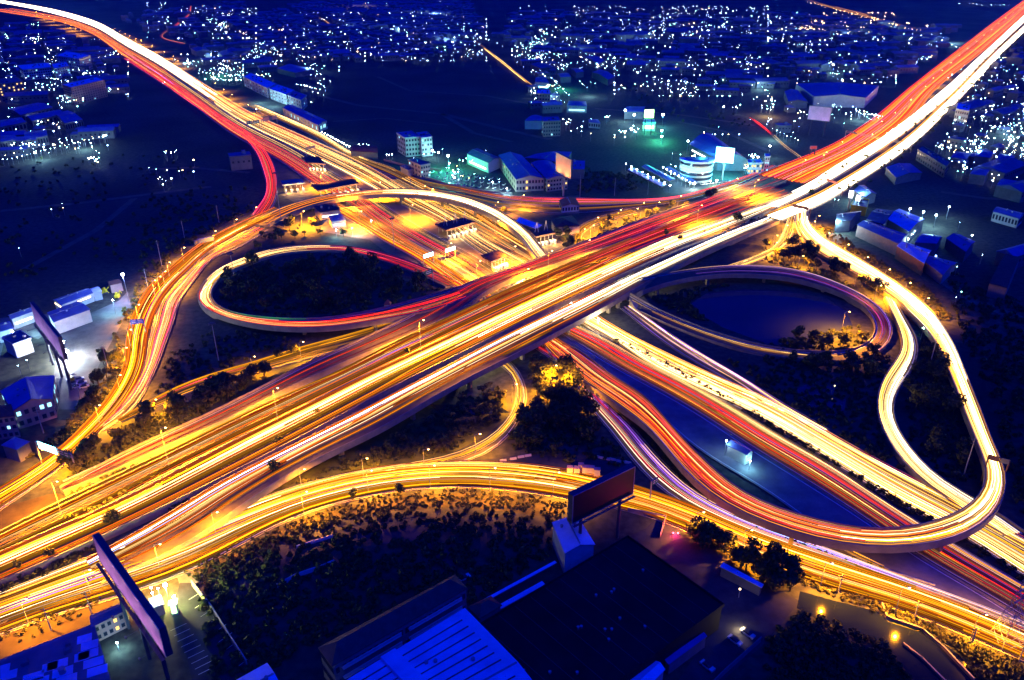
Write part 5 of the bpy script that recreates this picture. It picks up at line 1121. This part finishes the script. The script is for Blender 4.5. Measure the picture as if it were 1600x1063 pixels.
ZONES = [ # polygon, spacing along / across (m), grid angle, keep, what
 ([(385,30),(480,5),(600,-20),(720,-20),(760,60),(700,90),(560,98),(470,95),(400,75)], 17, 30, .35, .85, 'suburb above the dark fields'),
 ([(800,25),(900,20),(1030,28),(1190,30),(1200,150),(1120,150),(1020,125),(960,95),(840,90),(780,60)], 26, 34, -.2, .6, 'far middle district'),
 ([(1200,22),(1330,30),(1440,50),(1500,40),(1440,110),(1400,125),(1230,125),(1200,150)], 22, 30, .15, .75, 'district left of the far highway'),
 ([(-20,45),(60,40),(110,60),(200,95),(215,115),(180,150),(90,120),(-20,130)], 24, 32, .5, .6, 'district at the far left'),
 ([(0,150),(60,160),(0,170)], 24, 30, .3, .6, 'blocks at the left edge'),
 ([(0,222),(80,205),(165,190),(172,216),(90,236),(0,256)], 20, 30, .25, .85, 'lower left terrace district'),
 ([(180,28),(380,5),(400,40),(430,75),(420,115),(330,100),(250,60)], 26, 34, .5, .55, 'district right of the far motorway'),
 ([(1500,165),(1600,60),(1620,300),(1520,285),(1440,250),(1450,205)], 26, 34, .7, .6, 'district right of the far highway'),
 ([(800,95),(880,100),(900,150),(870,200),(820,150)], 26, 36, .3, .5, 'cluster by the straight street'),
 ([(1130,160),(1240,170),(1290,195),(1260,215),(1190,200)], 28, 36, .1, .45, 'cluster behind the shops'),
 ([(1330,190),(1400,150),(1430,130),(1370,190),(1320,215)], 24, 30, .4, .5, 'cluster hugging the red highway'),
 ([(1480,300),(1600,300),(1600,420),(1520,380)], 36, 44, .5, .35, 'scattered right edge plots'),
 ([(230,235),(330,225),(400,250),(395,290),(300,250)], 30, 36, .4, .35, 'plots inside the red feeder curve')]
HP_LIST = []
for poly, sx, sy, ang, keep, what in ZONES:
    W_ = [G(x, y, 0) for x, y in poly]; x0 = min(p.x for p in W_); x1 = max(p.x for p in W_); y0 = min(p.y for p in W_); y1 = max(p.y for p in W_)
    ca, sa = math.cos(ang), math.sin(ang); D = max(x1-x0, y1-y0); cx, cyy = (x0+x1)/2, (y0+y1)/2
    WP = [(p.x, p.y) for p in W_]; na = int(D/sx)+1; nb = int(D/sy)+1
    for i in range(-na, na):
        for j in range(-nb, nb):
            if i % 9 == 0 or R.random() > keep: continue
            a = i*sx+R.uniform(-2, 2); b = j*sy+R.uniform(-2, 2); x = cx+a*ca-b*sa; y = cyy+a*sa+b*ca
            if not inside(x, y, WP) or on_road((x, y), 12): continue
            HP_LIST.append((math.hypot(x, y), x, y, ang+(0 if R.random() < .8 else 1.57), R.choice((0, 0, 1, 2, 0, 3) if sx > 20 else (0, 0, 0, 1)), what))
HP_LIST.sort(); print('houses', len(HP_LIST))
BIG = HP_LIST[:230]; cnt = {}
DEN = {0: 'hip roofed house', 1: 'gabled terrace', 2: 'flat roofed block', 3: 'large shed'}
LM = []
for o in bpy.data.objects:
    if o.get('category') in ('building', 'billboard', 'warehouse', 'sign gantry', 'house', 'toll plaza') and o.name.split('.')[0] != 'house' or (o.get('category') == 'house' and o.get('label') and 'group' not in o):
        l = o['label']
        if 2 < len(l.split()) <= 6: LM.append((*proj(o.location), l))
def landmark(x, y):
    x2, y2, l = min(LM, key=lambda q: (q[0]-x)**2+((q[1]-y)*1.8)**2)
    rel = ('left' if x < x2 else 'right') if abs(x-x2) > abs(y-y2)*1.8 else ('behind' if y < y2 else 'below')
    far = ''
    return far+({'left': 'left of', 'right': 'right of'}.get(rel, rel))+' the '+l
for d, x, y, a, k, what in BIG:
    if hp_used[k]: t = copy_tree(HP[k])
    else: t = HP[k]; hp_used[k] = True
    t.location = (x, y, 0); t.rotation_euler = (0, 0, a); s = R.uniform(.8, 1.2); t.scale = (s, s, R.uniform(.8, 1.35))
    sxp, syp = proj((x, y, 0)); t['label'] = ('low ' if t.scale[2] < .98 else ('tall ' if t.scale[2] > 1.17 else ''))+DEN[k]+' in the '+what; t['group'] = 'houses of the '+what
Vv, Ff, Mm = [], [], []
def add_house(x, y, a, k):
    L, W, H, rs = ((11, 9, 6, 2.2), (30, 10, 7, 2.4), (16, 12, 9, 0), (44, 22, 8, 3))[k]; s = R.uniform(.8, 1.25); L *= s; W *= s; H *= R.uniform(.8, 1.5)
    n = len(Vv); c, s_ = math.cos(a), math.sin(a)
    def P(u, v, z): Vv.append((x+u*c-v*s_, y+u*s_+v*c, z))
    for z in (0, H):
        for u, v in ((-1,-1),(1,-1),(1,1),(-1,1)): P(u*L/2, v*W/2, z)
    P(-L/2+(W/2 if k == 0 else 0), 0, H+rs+.01); P(L/2-(W/2 if k == 0 else 0), 0, H+rs+.01)
    for i in range(4): Ff.append((n+i, n+(i+1) % 4, n+4+(i+1) % 4, n+4+i)); Mm.append(0)
    for f in ((4, 5, 9, 8), (6, 7, 8, 9), (7, 4, 8), (5, 6, 9)): Ff.append(tuple(n+i for i in f)); Mm.append(1)
for d, x, y, a, k, what in HP_LIST[230:]: add_house(x, y, a, k)
if Vv: tag(mesh_obj('distant_houses', Vv, Ff, [M['wall_dim'], M['roof_city']], None, Mm), 'mass of small far houses with blue roofs reaching the horizon', None, None, 'stuff')
# far lamps
TEAL = (.08, .75, 1)
for gx, gy, gz, gp, gc, gn in ((1128,250,16,70000,TEAL,'t'),(1100,225,22,40000,TEAL,'t'),(1150,262,12,60000,TEAL,'t'),(1060,270,9,15000,TEAL,'t'),(1015,196,8,28000,GREENL,'g'),(1030,210,7,30000,GREENL,'g'),(1000,182,14,22000,TEAL,'t')): glow(gx, gy, gz, gp, gc, gn, 1.0)  # added point lights spread teal and green glow around the lit screens
M['far_cool'] = emit('far_cool_lamp', (.62, .88, 1), 60); M['far_teal'] = emit('far_teal_lamp', (.35, 1, .85), 50); M['far_warm'] = emit('far_warm_lamp', (1, .62, .25), 60); M['far_blue'] = emit('far_blue_lamp', (.3, .5, 1), 40)
lampdata = {}
def white_lamp(p, r, h, mk, label, group):
    key = (mk, round(r, 1))
    if key not in lampdata:
        t = thing('street_lamp', label, 'street lamp'); m = MB(); m.bar((0, 0, 0), (0, 0, h), .1, 5, .06, caps=False); m.build('pole', M['steel'], t)
        m = MB(); m.ball((0, 0, h+r*.6), r, sq=.8); m.build('lamp', M[mk], t); lampdata[key] = t
    else: t = copy_tree(lampdata[key])
    t.location = p; t['label'] = label; t['group'] = group
LL_ = []
ZC = [(sum((G(x, y, 0) for x, y in z[0]), Vector())/len(z[0]), z[5], [tuple(G(x, y, 0)[:2]) for x, y in z[0]]) for z in ZONES]
def zone_of(p):
    for c, w_, poly in ZC:
        if inside(p.x, p.y, poly): return 'in the '+w_
    return 'outside the '+min(ZC, key=lambda q: (q[0]-p).length)[1]
ROWS = [((603,0),(615,48),13),((619,24),(643,68),15),((626,17),(652,62),9),((645,15),(670,60),8),((668,18),(685,45),6),((680,-4),(702,13),7),((420,62),(540,48),12),((440,78),(600,58),14),((470,90),(640,66),14),((500,96),(650,76),12),((395,50),(500,42),8),((1242,44),(1320,50),14),
 ((1495,6),(1580,9),12),((1340,42),(1430,60),12),((0,252),(165,212),22),((0,245),(150,212),10),((1258,2),(1340,24),14),((1320,18),(1445,50),16),((975,27),(1190,34),12),((820,8),(905,26),7),((835,42),(905,78),12),((905,60),(955,80),8),((1150,95),(1215,160),12),((1000,45),(1180,52),12),
 ((565,8),(580,3),6),((400,170+0),(402,172),1),((458,130),(500,140),12),((860,120),(890,150),10),((640,60),(715,72),8),((700,30),(790,75),9),((1250,165+6),(1262,180),3),((1205,200),(1250,220),8),((640,248),(700,232),4),((55,88),(100,98),6),((95,108),(165,112),9),((1330,235-70),(1375,185),8),((1350,178),(1380,182),9),((1335,170),(1362,188),9),((1460,60),(1500,75),8),((1540,130),(1600,90),5)]
for (a, b, n) in ROWS:
    for i in range(n):
        u = (i+.5)/n; LL_.append((a[0]+(b[0]-a[0])*u+R.gauss(0, .8), a[1]+(b[1]-a[1])*u+R.gauss(0, .5), 'row'))
CL = [((0,60,200,150),70),((0,150,130,205),50),((0,205,168,250),50),((230,5,400,60),60),((0,35,60,70),12),((330,80,440,125),26),((250,85,380,130),46),((400,20,760,95),110),((800,10,1200,60),130),((800,60,960,110),60),((960,60,1200,150),80),((1200,20,1420,70),110),((1200,70,1400,130),46),((1230,150,1330,200),20),((1480,90,1600,250),90),((1450,220,1600,300),40),((1400,40,1480,100),26),((830,110,930,160),46),((430,100,530,170),26),((880,170,960,215),14),((960,185,1030,215),16),((1100,150,1250,210),30),((200,235,400,300),14),((650,225,780,300),26),((1300,300,1600,460),9),((1040,240,1200,285),40),((1150,236,1210,262),20),((1440,440,1600,520),3),((20,480,190,620),4),((0,300,120,420),3),((560,225,640,250),8),((1130,160,1160,180),4),((380,60,470,90),14)]
for (x0, y0, x1, y1), n in CL:
    n = int(n*(4.2 if y0 < 100 else 1.5)); cc = [(R.uniform(x0, x1), R.uniform(y0, y1), R.uniform(.03, .16)) for _ in range(max(2, n//7))]
    for _ in range(n):
        c = R.choice(cc); LL_.append((min(x1, max(x0, R.gauss(c[0], c[2]*(x1-x0)))), min(y1, max(y0, R.gauss(c[1], c[2]*(y1-y0)))), 'field'))
LL_.sort(key=lambda q: -q[1]); nind = 0
SV = {k: MB() for k in ('far_cool', 'far_teal', 'far_warm', 'far_blue')}; PV = MB()
for i, (x, y, wh) in enumerate(LL_):
    h = R.choice((5, 6, 8)); p = G(x, y, h)
    if on_road(p, 2) and wh == 'field': continue
    warm = (1250 < x < 1450 and y < 52) or R.random() < .10
    mk = 'far_warm' if warm else R.choice(('far_cool', 'far_cool', 'far_cool', 'far_teal', 'far_blue'))
    r = R.choice((.16, .22, .3, .5)) * (1.25 if y < 70 else 1.0)
    if nind < 170:
        nind += 1; part = 'left' if x < 533 else ('middle' if x < 1066 else 'right')
        white_lamp(Vector((p.x, p.y, 0)), r, 6.0, mk, {'far_cool': 'cool white', 'far_teal': 'teal', 'far_warm': 'warm', 'far_blue': 'blue'}[mk]+' lamp '+zone_of(p), 'small lamps of the city')
    else: SV[mk].ball((p.x, p.y, h), r, sq=.8); PV.bar((p.x, p.y, 0), (p.x, p.y, h), .12, 3, caps=False)
for k, m in SV.items():
    if m.v: tag(m.build('city_lamps', M[k]), 'hundreds of tiny %s lamps of the far city' % {'far_cool': 'cool white', 'far_teal': 'teal', 'far_warm': 'warm', 'far_blue': 'blue'}[k], None, None, 'stuff')
tag(PV.build('lamp_posts', M['steel']), 'thin posts of the far city lamps', None, None, 'stuff')
# bare point lights added for pools of light among the houses
PL = [(290,90,COOL),(330,85,COOL),(310,78,WARM),(440,145,GREENL),(120,100,COOL),(100,110,WARM),(130,220,COOL),(60,235,COOL),(565,10,WARM),(540,40,COOL),(620,45,COOL),(680,20,COOL),(850,60,COOL),(900,75,COOL),(880,130,GREENL),(860,150,COOL),(1300,105,COOL),(1370,180,COOL),(1345,175,COOL),(1390,38,COOL),(1330,50,COOL),(1490,60,COOL),(1470,65,COOL),(1240,48,COOL),(1000,60,COOL),(1100,50,COOL),(1190,130,COOL),(1555,140,COOL),(1580,200,COOL),(1210,205,COOL),(480,105,COOL),(425,155,COOL),(405,150,COOL),(920,140,COOL),(1050,100,COOL),(340,110,GREENL),(700,60,COOL),(1200,170,WARM),(1345,300,COOL),(1310,345,COOL),(1530,235,COOL)]
for i, (x, y, c) in enumerate(PL):
    glow(x, y, 9, 30000 if y > 70 else 90000, c, 'w' if c == WARM else ('g' if c == GREENL else 'c'), 1.0)
# ------------------------------------------------------------------ vehicles and small things
def car_proto():
    t = thing('parked_car', 'x', 'car'); m = MB(); m.box((0, 0, .62), (4.3, 1.75, .62)); m.box((0, 0, .36), (4.0, 1.65, .2)); m.build('body', M['wall_white'], t)
    m = MB(); m.add([(-1.5,-.8,.93),(1.1,-.8,.93),(1.1,.8,.93),(-1.5,.8,.93),(-1.0,-.66,1.42),(.45,-.66,1.42),(.45,.66,1.42),(-1.0,.66,1.42)], [(0,1,5,4),(1,2,6,5),(2,3,7,6),(3,0,4,7),(4,5,6,7)]); m.build('cabin', M['glass'], t)
    for x in (-1.35, 1.35):
        for y in (-.85, .85): m = MB(); m.bar((x, y-.1, .33), (x, y+.1, .33), .33, 8); m.build('wheel', M['dark_steel'], t)
    return t
CP = [car_proto()]; cu = [0]
def car(px, py, rz, label, group='parked cars'):
    t = CP[0] if not cu[0] else copy_tree(CP[0]); cu[0] += 1; t.location = G(px, py, .03); t.rotation_euler = (0, 0, rz); t['label'] = label; t['group'] = group
for i in range(30):
    r_, c_ = divmod(i, 10); car(676+c_*11.5+r_*8, 270+c_*1.2+r_*8.5, 1.2, '%s car of the %s row in the packed car park below the green flare' % (NTH[c_], ('back', 'middle', 'front')[r_]))
for i in range(8): car(786-0+i*3.1, 262+i*4.4, .5, NTH[i]+' car in the file beside the blue gabled showroom')
for i in range(6): car(112+i*4.0, 594+((i*7) % 3)*6, .6, NTH[i]+' vehicle parked below the white floodlit yard')
for i in range(9): car(1098+i*5, 289-i*.6, .4, NTH[i]+' car parked by the frontage road below the round office')
car(1168,992,-.9,'car with its headlights on in the dark street at the bottom right'); car(1105,1043,-.9,'pale car parked near the bottom of the dark street'); car(725,905,.6,'dark car beside the end of the long brown roofed block'); car(1148,1003,-.9,'car behind the one with its headlights on')
p = G(1161,985,.7); m = MB(); m.ball(p, .3); m.ball(p+Vector((.9,-.6,0)), .3); tag(m.build('headlights', M['lit_warm']), 'pair of lit headlights shining up the dark street', 'headlights')
glow(1156, 979, 1.6, 1300, (1, .75, .35), 'w')
m = MB(); p = G(1052,833,.8)
m.ball(p, .35); m.ball(p+Vector((1.6, 0, 0)), .35); tag(m.build('tail_lights', emit('tail_lamp', (1, .05, .08), 20)), 'pair of red tail lights at the mouth of the dark street', 'tail lights'); glow(1053,832,1.2,5000,(1,.05,.15),'tail')
# lorry on the curved road
p = G(322, 380, .05); t = thing('box_lorry', 'lorry with a long blue covered trailer on the amber curved road', 'lorry', p, math.radians(38))
m = MB(); m.box((0, 0, 2.3), (10.5, 2.5, 2.7)); m.box((0, 0, .95), (10.5, 2.2, .25)); m.build('trailer', M['roof_blue'], t)
m = MB(); m.box((-6.6, 0, 1.9), (2.0, 2.4, 2.6)); m.build('cab', M['wall_grey'], t)
for x in (-6.6, -3, 3, 4.3):
    for y in (-1.05, 1.05): m = MB(); m.bar((x, y-.15, .5), (x, y+.15, .5), .5, 10); m.build('wheel', M['dark_steel'], t)
# yellow machines, concrete blocks, barriers, walls
for i, (x, y) in enumerate(((158,461),(163,459),(184,467),(112,597))):
    p = G(x, y, 0); t = thing('excavator', ('left','right','lone','lowest')[i]+' yellow digger standing in the floodlit yard', 'excavator', p, i*.8)
    m = MB(); m.box((0, 0, 1.7), (2.6, 2.3, 1.5)); m.box((.7, .5, 2.9), (1.2, 1.1, 1.2)); m.build('body', M['yellow'], t)
    m = MB(); m.bar((1, -.4, 1.8), (3.4, -.4, 3.8), .25, 5); m.bar((3.4, -.4, 3.8), (5, -.4, 1.4), .2, 5); m.build('boom', M['yellow'], t)
    m = MB(); m.box((0, -1, .4), (3.4, .5, .8)); m.box((0, 1, .4), (3.4, .5, .8)); m.build('track', M['dark_steel'], t)
for i, (x, y, s) in enumerate(((890.5,736,(2.2,1.8,3)),(901,737,(2.2,1.8,3)),(907.5,733,(2.0,1.8,3.4)),(919,737,(4.6,1.8,3.4)),(932.5,741,(2.2,1.8,3.6)))):
    p = G(x, y+4, 0); t = thing('cream_container', NTH[i]+' from the left of the cream containers on the traffic island', 'container', p, -.1); t['group'] = 'cream containers on the traffic island'
    m = MB(); m.box((0, 0, s[2]/2), s); m.build('shell', M['crate_cream'], t); m = MB(); m.box((0, 0, s[2]+.06), (s[0]+.2, s[1]+.2, .12)); m.build('lid', M['wall_pink'], t)
for i, (x, y) in enumerate(((786,721),(802,718),(814,715),(825,713),(938,716),(948,718),(957,719),(968,722),(974,723),(981,724))):
    p = G(x, y, 0); m = MB(); m.add([(-1.3,-.35,0),(1.3,-.35,0),(1.3,.35,0),(-1.3,.35,0),(-1.3,-.12,.9),(1.3,-.12,.9),(1.3,.12,.9),(-1.3,.12,.9)], [(0,1,5,4),(1,2,6,5),(2,3,7,6),(3,0,4,7),(4,5,6,7),(3,2,1,0)])
    o = m.build('traffic_barrier', M['crate_cream']); o.location = p; o.rotation_euler.z = .25 if x < 900 else -.4
    tag(o, '%s white traffic barrier beside the paved island, counted from the left' % NTH[i], 'barrier', 'white traffic barriers by the paved island')
# striped marker posts along the gore at the bottom right, left end of the viaduct etc.
def post_row(a, b, n, z, label, s=(.9, .35, .95)):
    A_ = G(*a, z); B_ = G(*b, z); rz = math.atan2((B_-A_).y, (B_-A_).x)
    t = thing('striped_barrier', label, 'barrier', A_); proto = None
    for i in range(n):
        q = A_.lerp(B_, i/(n-1))-A_
        if proto is None: m = MB(); m.box((0, 0, s[2]/2), s, 0); proto = m.build('block', M['wall_white'], t)
        else: c = proto.copy(); col.objects.link(c); c.parent = t; proto_ = c
        o = proto if i == 0 else proto_; o.location = q; o.rotation_euler = (0, 0, rz)
post_row((1370,889), (1458,916), 30, 0, 'row of white striped blocks at the gore of the slip road')
post_row((101,752), (148,731), 17, 2.6, 'dashed white blocks on the upper viaduct parapet at left', (1.0, .3, .6))
post_row((93,790), (132,770), 16, 1.9, 'dashed blocks on the second viaduct parapet at left', (.9, .3, .6))
def wall_run(pts, h, th, m_, label, name='boundary_wall'):
    mb = MB(); P = [G(x, y, 0) for x, y in pts]
    for a, b in zip(P[:-1], P[1:]): d = b-a; mb.box(((a.x+b.x)/2, (a.y+b.y)/2, h/2), (d.length+th, th, h), math.atan2(d.y, d.x))
    return tag(mb.build(name, M[m_]), label, 'wall')
wall_run([(301,916),(332,955),(360,1000),(386,1040)], 2.4, .3, 'wall_cream', 'pale wall down the right side of the floodlit parking lot')
wall_run([(981,800),(1040,812),(1031,840)], 1.8, .3, 'wall_pink', 'pink kerb wall round the dark plot beside the billboard')
wall_run([(1188,1003),(1130,1055),(1100,1085)], 2.0, .25, 'wall_grey', 'grey wall along the dark street at the bottom edge')
wall_run([(434,918),(464,902),(500,890),(522,881)], 1.6, .3, 'wall_white', 'thin pale wall across the dark garden')
wall_run([(464,857),(500,846),(520,840)], 1.2, .25, 'wall_white', 'short pale railing above the dark garden')
wall_run([(1377,944),(1385,966),(1440,985),(1470,1010),(1520,1063)], 1.0, .5, 'concrete', 'concrete bank along the canal')
wall_run([(1412,1008),(1440,1030),(1480,1070)], .8, .5, 'concrete', 'lower concrete bank of the canal')
wall_run([(690,268),(640,262),(600,252)], 2.0, .3, 'wall_pink', 'roadside wall behind the frontage road')
wall_run([(640,272),(700,290),(760,302),(800,305)], 2.0, .3, 'wall_cream', 'long amber wall between the frontage road and the car park')
# small shrine in the grove, petrol totem and guard booth
p = G(606,481,0); t = thing('small_shrine', 'little white shrine with a red pointed roof in front of the dark grove', 'shrine', p)
m = MB(); m.box((0, 0, 1.2), (3, 3, 2.4)); m.build('wall', M['wall_white'], t); m = MB(); m.add([(-2,-2,2.4),(2,-2,2.4),(2,2,2.4),(-2,2,2.4),(0,0,5)], [(0,1,4),(1,2,4),(2,3,4),(3,0,4),(3,2,1,0)]); m.build('roof', M['roof_red'], t)
p = G(274,958,0); t = thing('lit_gate_booth', 'tall booth glowing lime green at the parking lot gate', 'booth', p, .3)
m = MB(); m.box((0, 0, 2), (1.8, 1.6, 4)); m.build('wall', M['wall_white'], t); m = MB(); m.box((0, 0, 4.15), (2.6, 2.4, .3)); m.build('roof', M['roof_pale'], t); m = MB(); m.box((0, -.86, 2.2), (1.4, .1, 3)); m.build('lit_panel', M['led_green'], t)
# shed and lit fence in the dark wedge right of the slip road
B('small blue gabled shed with one bright end beside the empty lanes', [(1137,696),(1166,711),(1176,706),(1148,690)], 5, 'gable', 1.2, 'wall_white', 'roof_blue', bright=('win_cool', (1,), 2.5, 1.6))
F_(1135,690,7,1800,COOL,'pale lamp beside the small shed by the empty lanes','bulb_white','cool',.35); F_(1172,722,4,2500,(.3,.9,1),'teal light at the bright end of the small shed','bulb_white','teal',.3)
F_(1304,612-8,3,0,WARM,'tiny amber lamp by the second pond','lit_warm','warm',.35); F_(1156,982-60,3,0,WARM,'tiny lamp in the hedge above the blue strip roof','lit_warm','warm',.4)

for x, y, lb in ((922,398,'white lamp shining under the gap between the upper viaducts'),(892,475,'white lamp shining up through the gap left of the outer viaduct'),(983,428,'white lamp under the right end of the lower gap'),(733,552,'white lamp under the deck above the curved slip road'),(935,500,'white lamp over the motorway right below the crossing'),(815,432,'lamp between the two upper decks at the crossing')):
    F_(x, y, 4.5, 26000, (1, .86, .6), lb, 'bulb_white', 'under', .6)

# faint tracks and plot banks across the dark fields
for pts, wd_ in ((((230,265),(300,262),(390,270)),3),(((0,330),(120,318),(260,300),(330,292)),3),(((40,420),(150,360),(210,310)),2.5),(((500,150),(560,165),(690,178),(800,205),(860,218)),4),(((690,178),(740,208),(800,222)),3),(((590,120),(640,142),(760,150),(840,165)),3),(((930,170),(1050,178),(1180,196)),3),(((1060,190),(1130,205),(1200,236)),3),(((1460,430),(1520,470),(1600,500)),4),(((1470,300),(1540,310),(1600,312)),3),(((520,190),(600,185),(700,196)),2.5)):
    Pq = [G(x, y, 0) for x, y in pts]; vs = []; fs = []
    for i, p in enumerate(Pq):
        d = (Pq[min(i+1, len(Pq)-1)]-Pq[max(i-1, 0)]).normalized(); q = Vector((-d.y, d.x, 0))*wd_; vs += [p-q+Vector((0, 0, .006)), p+q+Vector((0, 0, .006))]
    fs = [(2*i, 2*i+2, 2*i+3, 2*i+1) for i in range(len(Pq)-1)]
    tag(mesh_obj('dirt_track', vs, fs, M['paving']), None, None, None, 'structure')
# ------------------------------------------------------------------ blue evening air
m = bpy.data.materials.new('evening_haze'); m.use_nodes = True; nt = m.node_tree; nt.nodes.clear()
v = nt.nodes.new('ShaderNodeVolumePrincipled'); v.inputs['Color'].default_value = (.03, .16, 1, 1); v.inputs['Density'].default_value = HAZE; v.inputs['Anisotropy'].default_value = .2
oo = nt.nodes.new('ShaderNodeOutputMaterial'); nt.links.new(v.outputs[0], oo.inputs['Volume'])
mb = MB(); mb.box((0, 13500, 92), (29000, 29000, 196)); o = mb.build('haze', m); tag(o, 'thin blue evening haze over the whole city', None, None, 'stuff')
# where several look-alikes would read the same, tell them apart by their order in the row
same = {}
for o in bpy.data.objects:
    if o.parent is None and o.get('label') and o.get('kind') is None: same.setdefault(o['label'], []).append(o)
for l, os_ in same.items():
    if 1 < len(os_) <= len(NTH):
        os_.sort(key=lambda o: proj(o.location)[0])
        for i, o in enumerate(os_):
            o['label'] = l+', '+('leftmost' if i == 0 else ('rightmost' if i == len(os_)-1 else NTH[i]+' from the left'))
for o in bpy.data.objects:
    l = o.get('label')
    if l and o.parent is None and len(l.split()) > 16:
        for w_ in ('low ', 'tall ', 'cool ', 'hip roofed ', 'wide ', ', leftmost', ', rightmost'):
            if len(l.split()) > 16: l = l.replace(w_, '', 1)
        o['label'] = l
for o in bpy.data.objects:
    if o.parent is None and o.get('label') and o.get('category') is None and o.get('kind') is None: o['category'] = o.name.split('.')[0].replace('_', ' ')
